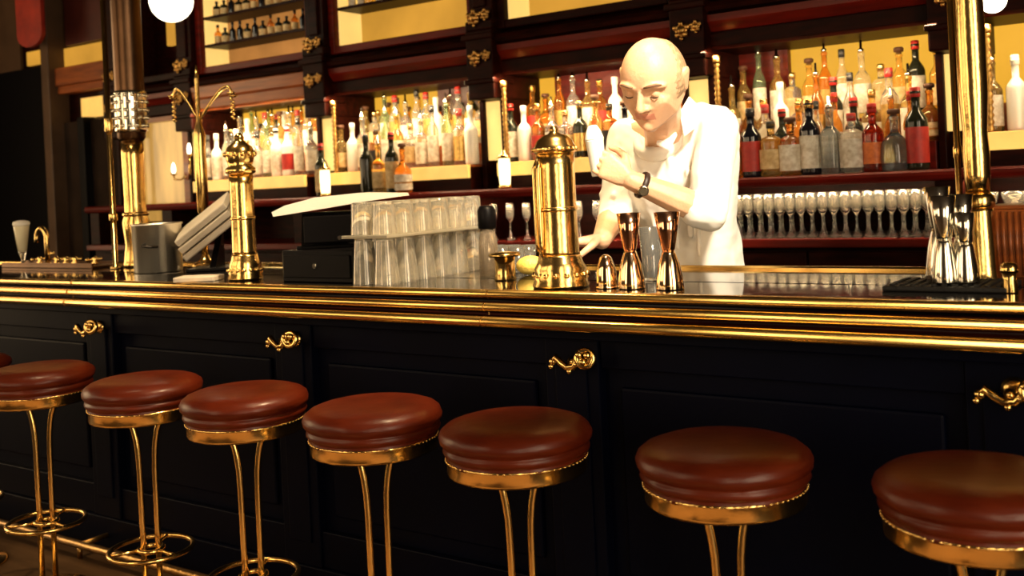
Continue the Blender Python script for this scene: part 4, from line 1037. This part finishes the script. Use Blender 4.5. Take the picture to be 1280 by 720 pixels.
# white shaker held in the left hand
nf = fL.normalized(); up2 = (Vector((0, 0, 1))-nf*nf.z).normalized(); nn = (NL-nf*NL.dot(nf)); nn = (nn-up2*nn.dot(up2)).normalized()
grip = LWr + nf*.112 + nn*.034
ax = (up2*.80 + nf*.62).normalized()*.15; ln = ax.length; bot = grip - ax.normalized()*.045
stn = empty('cocktail_tin', bot, 'small white cocktail tin held in the bartender\'s raised hand', 'shaker tin')
stn.rotation_mode = 'QUATERNION'; stn.rotation_quaternion = ax.to_track_quat('Z', 'Y')
MB().lathe([(.020, 0), (.022, .004), (.027, ln*.7), (.028, ln*.72)], n=28).build('tin_body', WHITEP, stn)
MB().lathe([(.028, ln*.72), (.0285, ln*.75), (.022, ln*.9), (.014, ln), (.010, ln*1.02)], n=28).build('tin_cap', WHITEP, stn)

# ------------------------------------------------------------------ lights
def lamp(kind, name, loc, target, energy, col, size=.2, spot=None, blend=.5, sy=None):
    l = bpy.data.lights.new(name, kind); l.energy = energy; l.color = col
    if kind == 'AREA':
        l.shape = 'RECTANGLE'; l.size = size; l.size_y = sy or size
    else: l.shadow_soft_size = size
    if spot: l.spot_size = R(spot); l.spot_blend = blend
    o = bpy.data.objects.new(name, l); COL.objects.link(o); o.location = loc
    if target is not None: o.rotation_euler = (Vector(target)-Vector(loc)).to_track_quat('-Z', 'Y').to_euler()
    return o
WARM = (1, .72, .40); WW = (1, .84, .62)
DAY = (1, .80, .54)
def winlight(axis, pos, u, col, rad):
    u0, u1, z0, z1 = u; A = (u1-u0-.1)*(z1-z0-.11); c = ((u0+u1)/2, (z0+z1)/2)
    if axis == 'x': loc = (pos, c[0], c[1]); tgt = (pos-math.copysign(1, pos), c[0], c[1])
    else: loc = (c[0], pos, c[1]); tgt = (c[0], pos+1, c[1])
    o = lamp('AREA', 'window_daylight', loc, tgt, rad*math.pi*A, col, u1-u0-.1, sy=z1-z0-.11)
winlight('x', 2.45, RWIN[0], DAY, 8)
winlight('x', -9.25, LWIN[0], (1, .70, .38), 4.5)
for wn, rd in zip(FWIN, (3.2, 2.4, 4.0, 5.5)): winlight('y', -1.25, wn, (1, .78, .50) if rd > 5 else (1, .72, .42), rd)  # added window lights that give brass and steel something bright to reflect
lamp('SPOT', 'key_spot', (.4, 1.3, 3.1), (-1.40, 2.95, 1.38), 800, WW, .15, 26, .7)
lamp('SPOT', 'bar_spot', (-1.2, 2.3, 3.25), (-2.15, 2.6, 1.1), 420, WARM, .12, 50, .8)  # both bar spots are added to brighten the glasses and bar top
lamp('SPOT', 'bar_spot', (-3.3, 1.9, 3.25), (-3.3, 2.65, 1.1), 150, WARM, .12, 50, .8)
for X in (-4.3, -3.45, -2.6, -1.75, -.9, -.05):
    lamp('SPOT', 'aisle_spot', (X, 1.15, 3.25), (X, 1.17, 0), 2700, (1, .80, .52), .05, 17, .35)  # added; brightens the unseen floor so the stool brass reflects it
for X in (-3.8, -2.6, -1.45, -.35):
    lamp('AREA', 'back_bar_strip', (X, 4.33, CZ0-.01), (X, 4.50, 1.4), 13 if X < -2 else 8, WARM, 1.0, sy=.03)  # added area light over the bottles, with no fitting there
    lamp('AREA', 'niche_strip', (X, 4.19, LED-.05), (X, 4.32, 1.1), 5, WARM, 1.0, sy=.02)  # added area light under the ledge that brightens the stemware
lamp('AREA', 'back_bar_strip', (-5.0, 4.33, CZ0-.01), (-5.0, 4.50, 1.4), 15, WARM, 1.0, sy=.03)
w = bpy.data.worlds.new('world'); scn.world = w; w.use_nodes = True
w.node_tree.nodes['Background'].inputs['Color'].default_value = (.010, .008, .011, 1); w.node_tree.nodes['Background'].inputs['Strength'].default_value = .5

# ------------------------------------------------------------------ camera
cam = bpy.data.cameras.new('camera'); co = bpy.data.objects.new('camera', cam); COL.objects.link(co)
cam.sensor_width = 36; cam.lens = FOC/1280*36; cam.clip_start = .05
# principal point (640, 227) in a level view: shift; roll about the optical axis
dx_, dy_ = 640-PX, 360-PY
cam.shift_x = dx_/1280; cam.shift_y = -dy_/1280
z_ = -DV; up_ = Vector((0, 0, 1)); x_ = RV
# image-right axis = cos r * right + sin r * down ... roll so that world up leans left
xr = x_*math.cos(ROLL) + up_*(-math.sin(ROLL)); yr = up_*math.cos(ROLL) + x_*math.sin(ROLL)
cam.dof.use_dof = True; cam.dof.focus_distance = 2.9; cam.dof.aperture_fstop = 3.5
co.matrix_world = Matrix(((xr.x, yr.x, z_.x, 0), (xr.y, yr.y, z_.y, 0), (xr.z, yr.z, z_.z, EYE), (0, 0, 0, 1)))
scn.camera = co
vs = scn.view_settings; vs.view_transform = 'Standard'; vs.look = 'None'; vs.gamma = 1; vs.use_curve_mapping = False; vs.exposure = .3
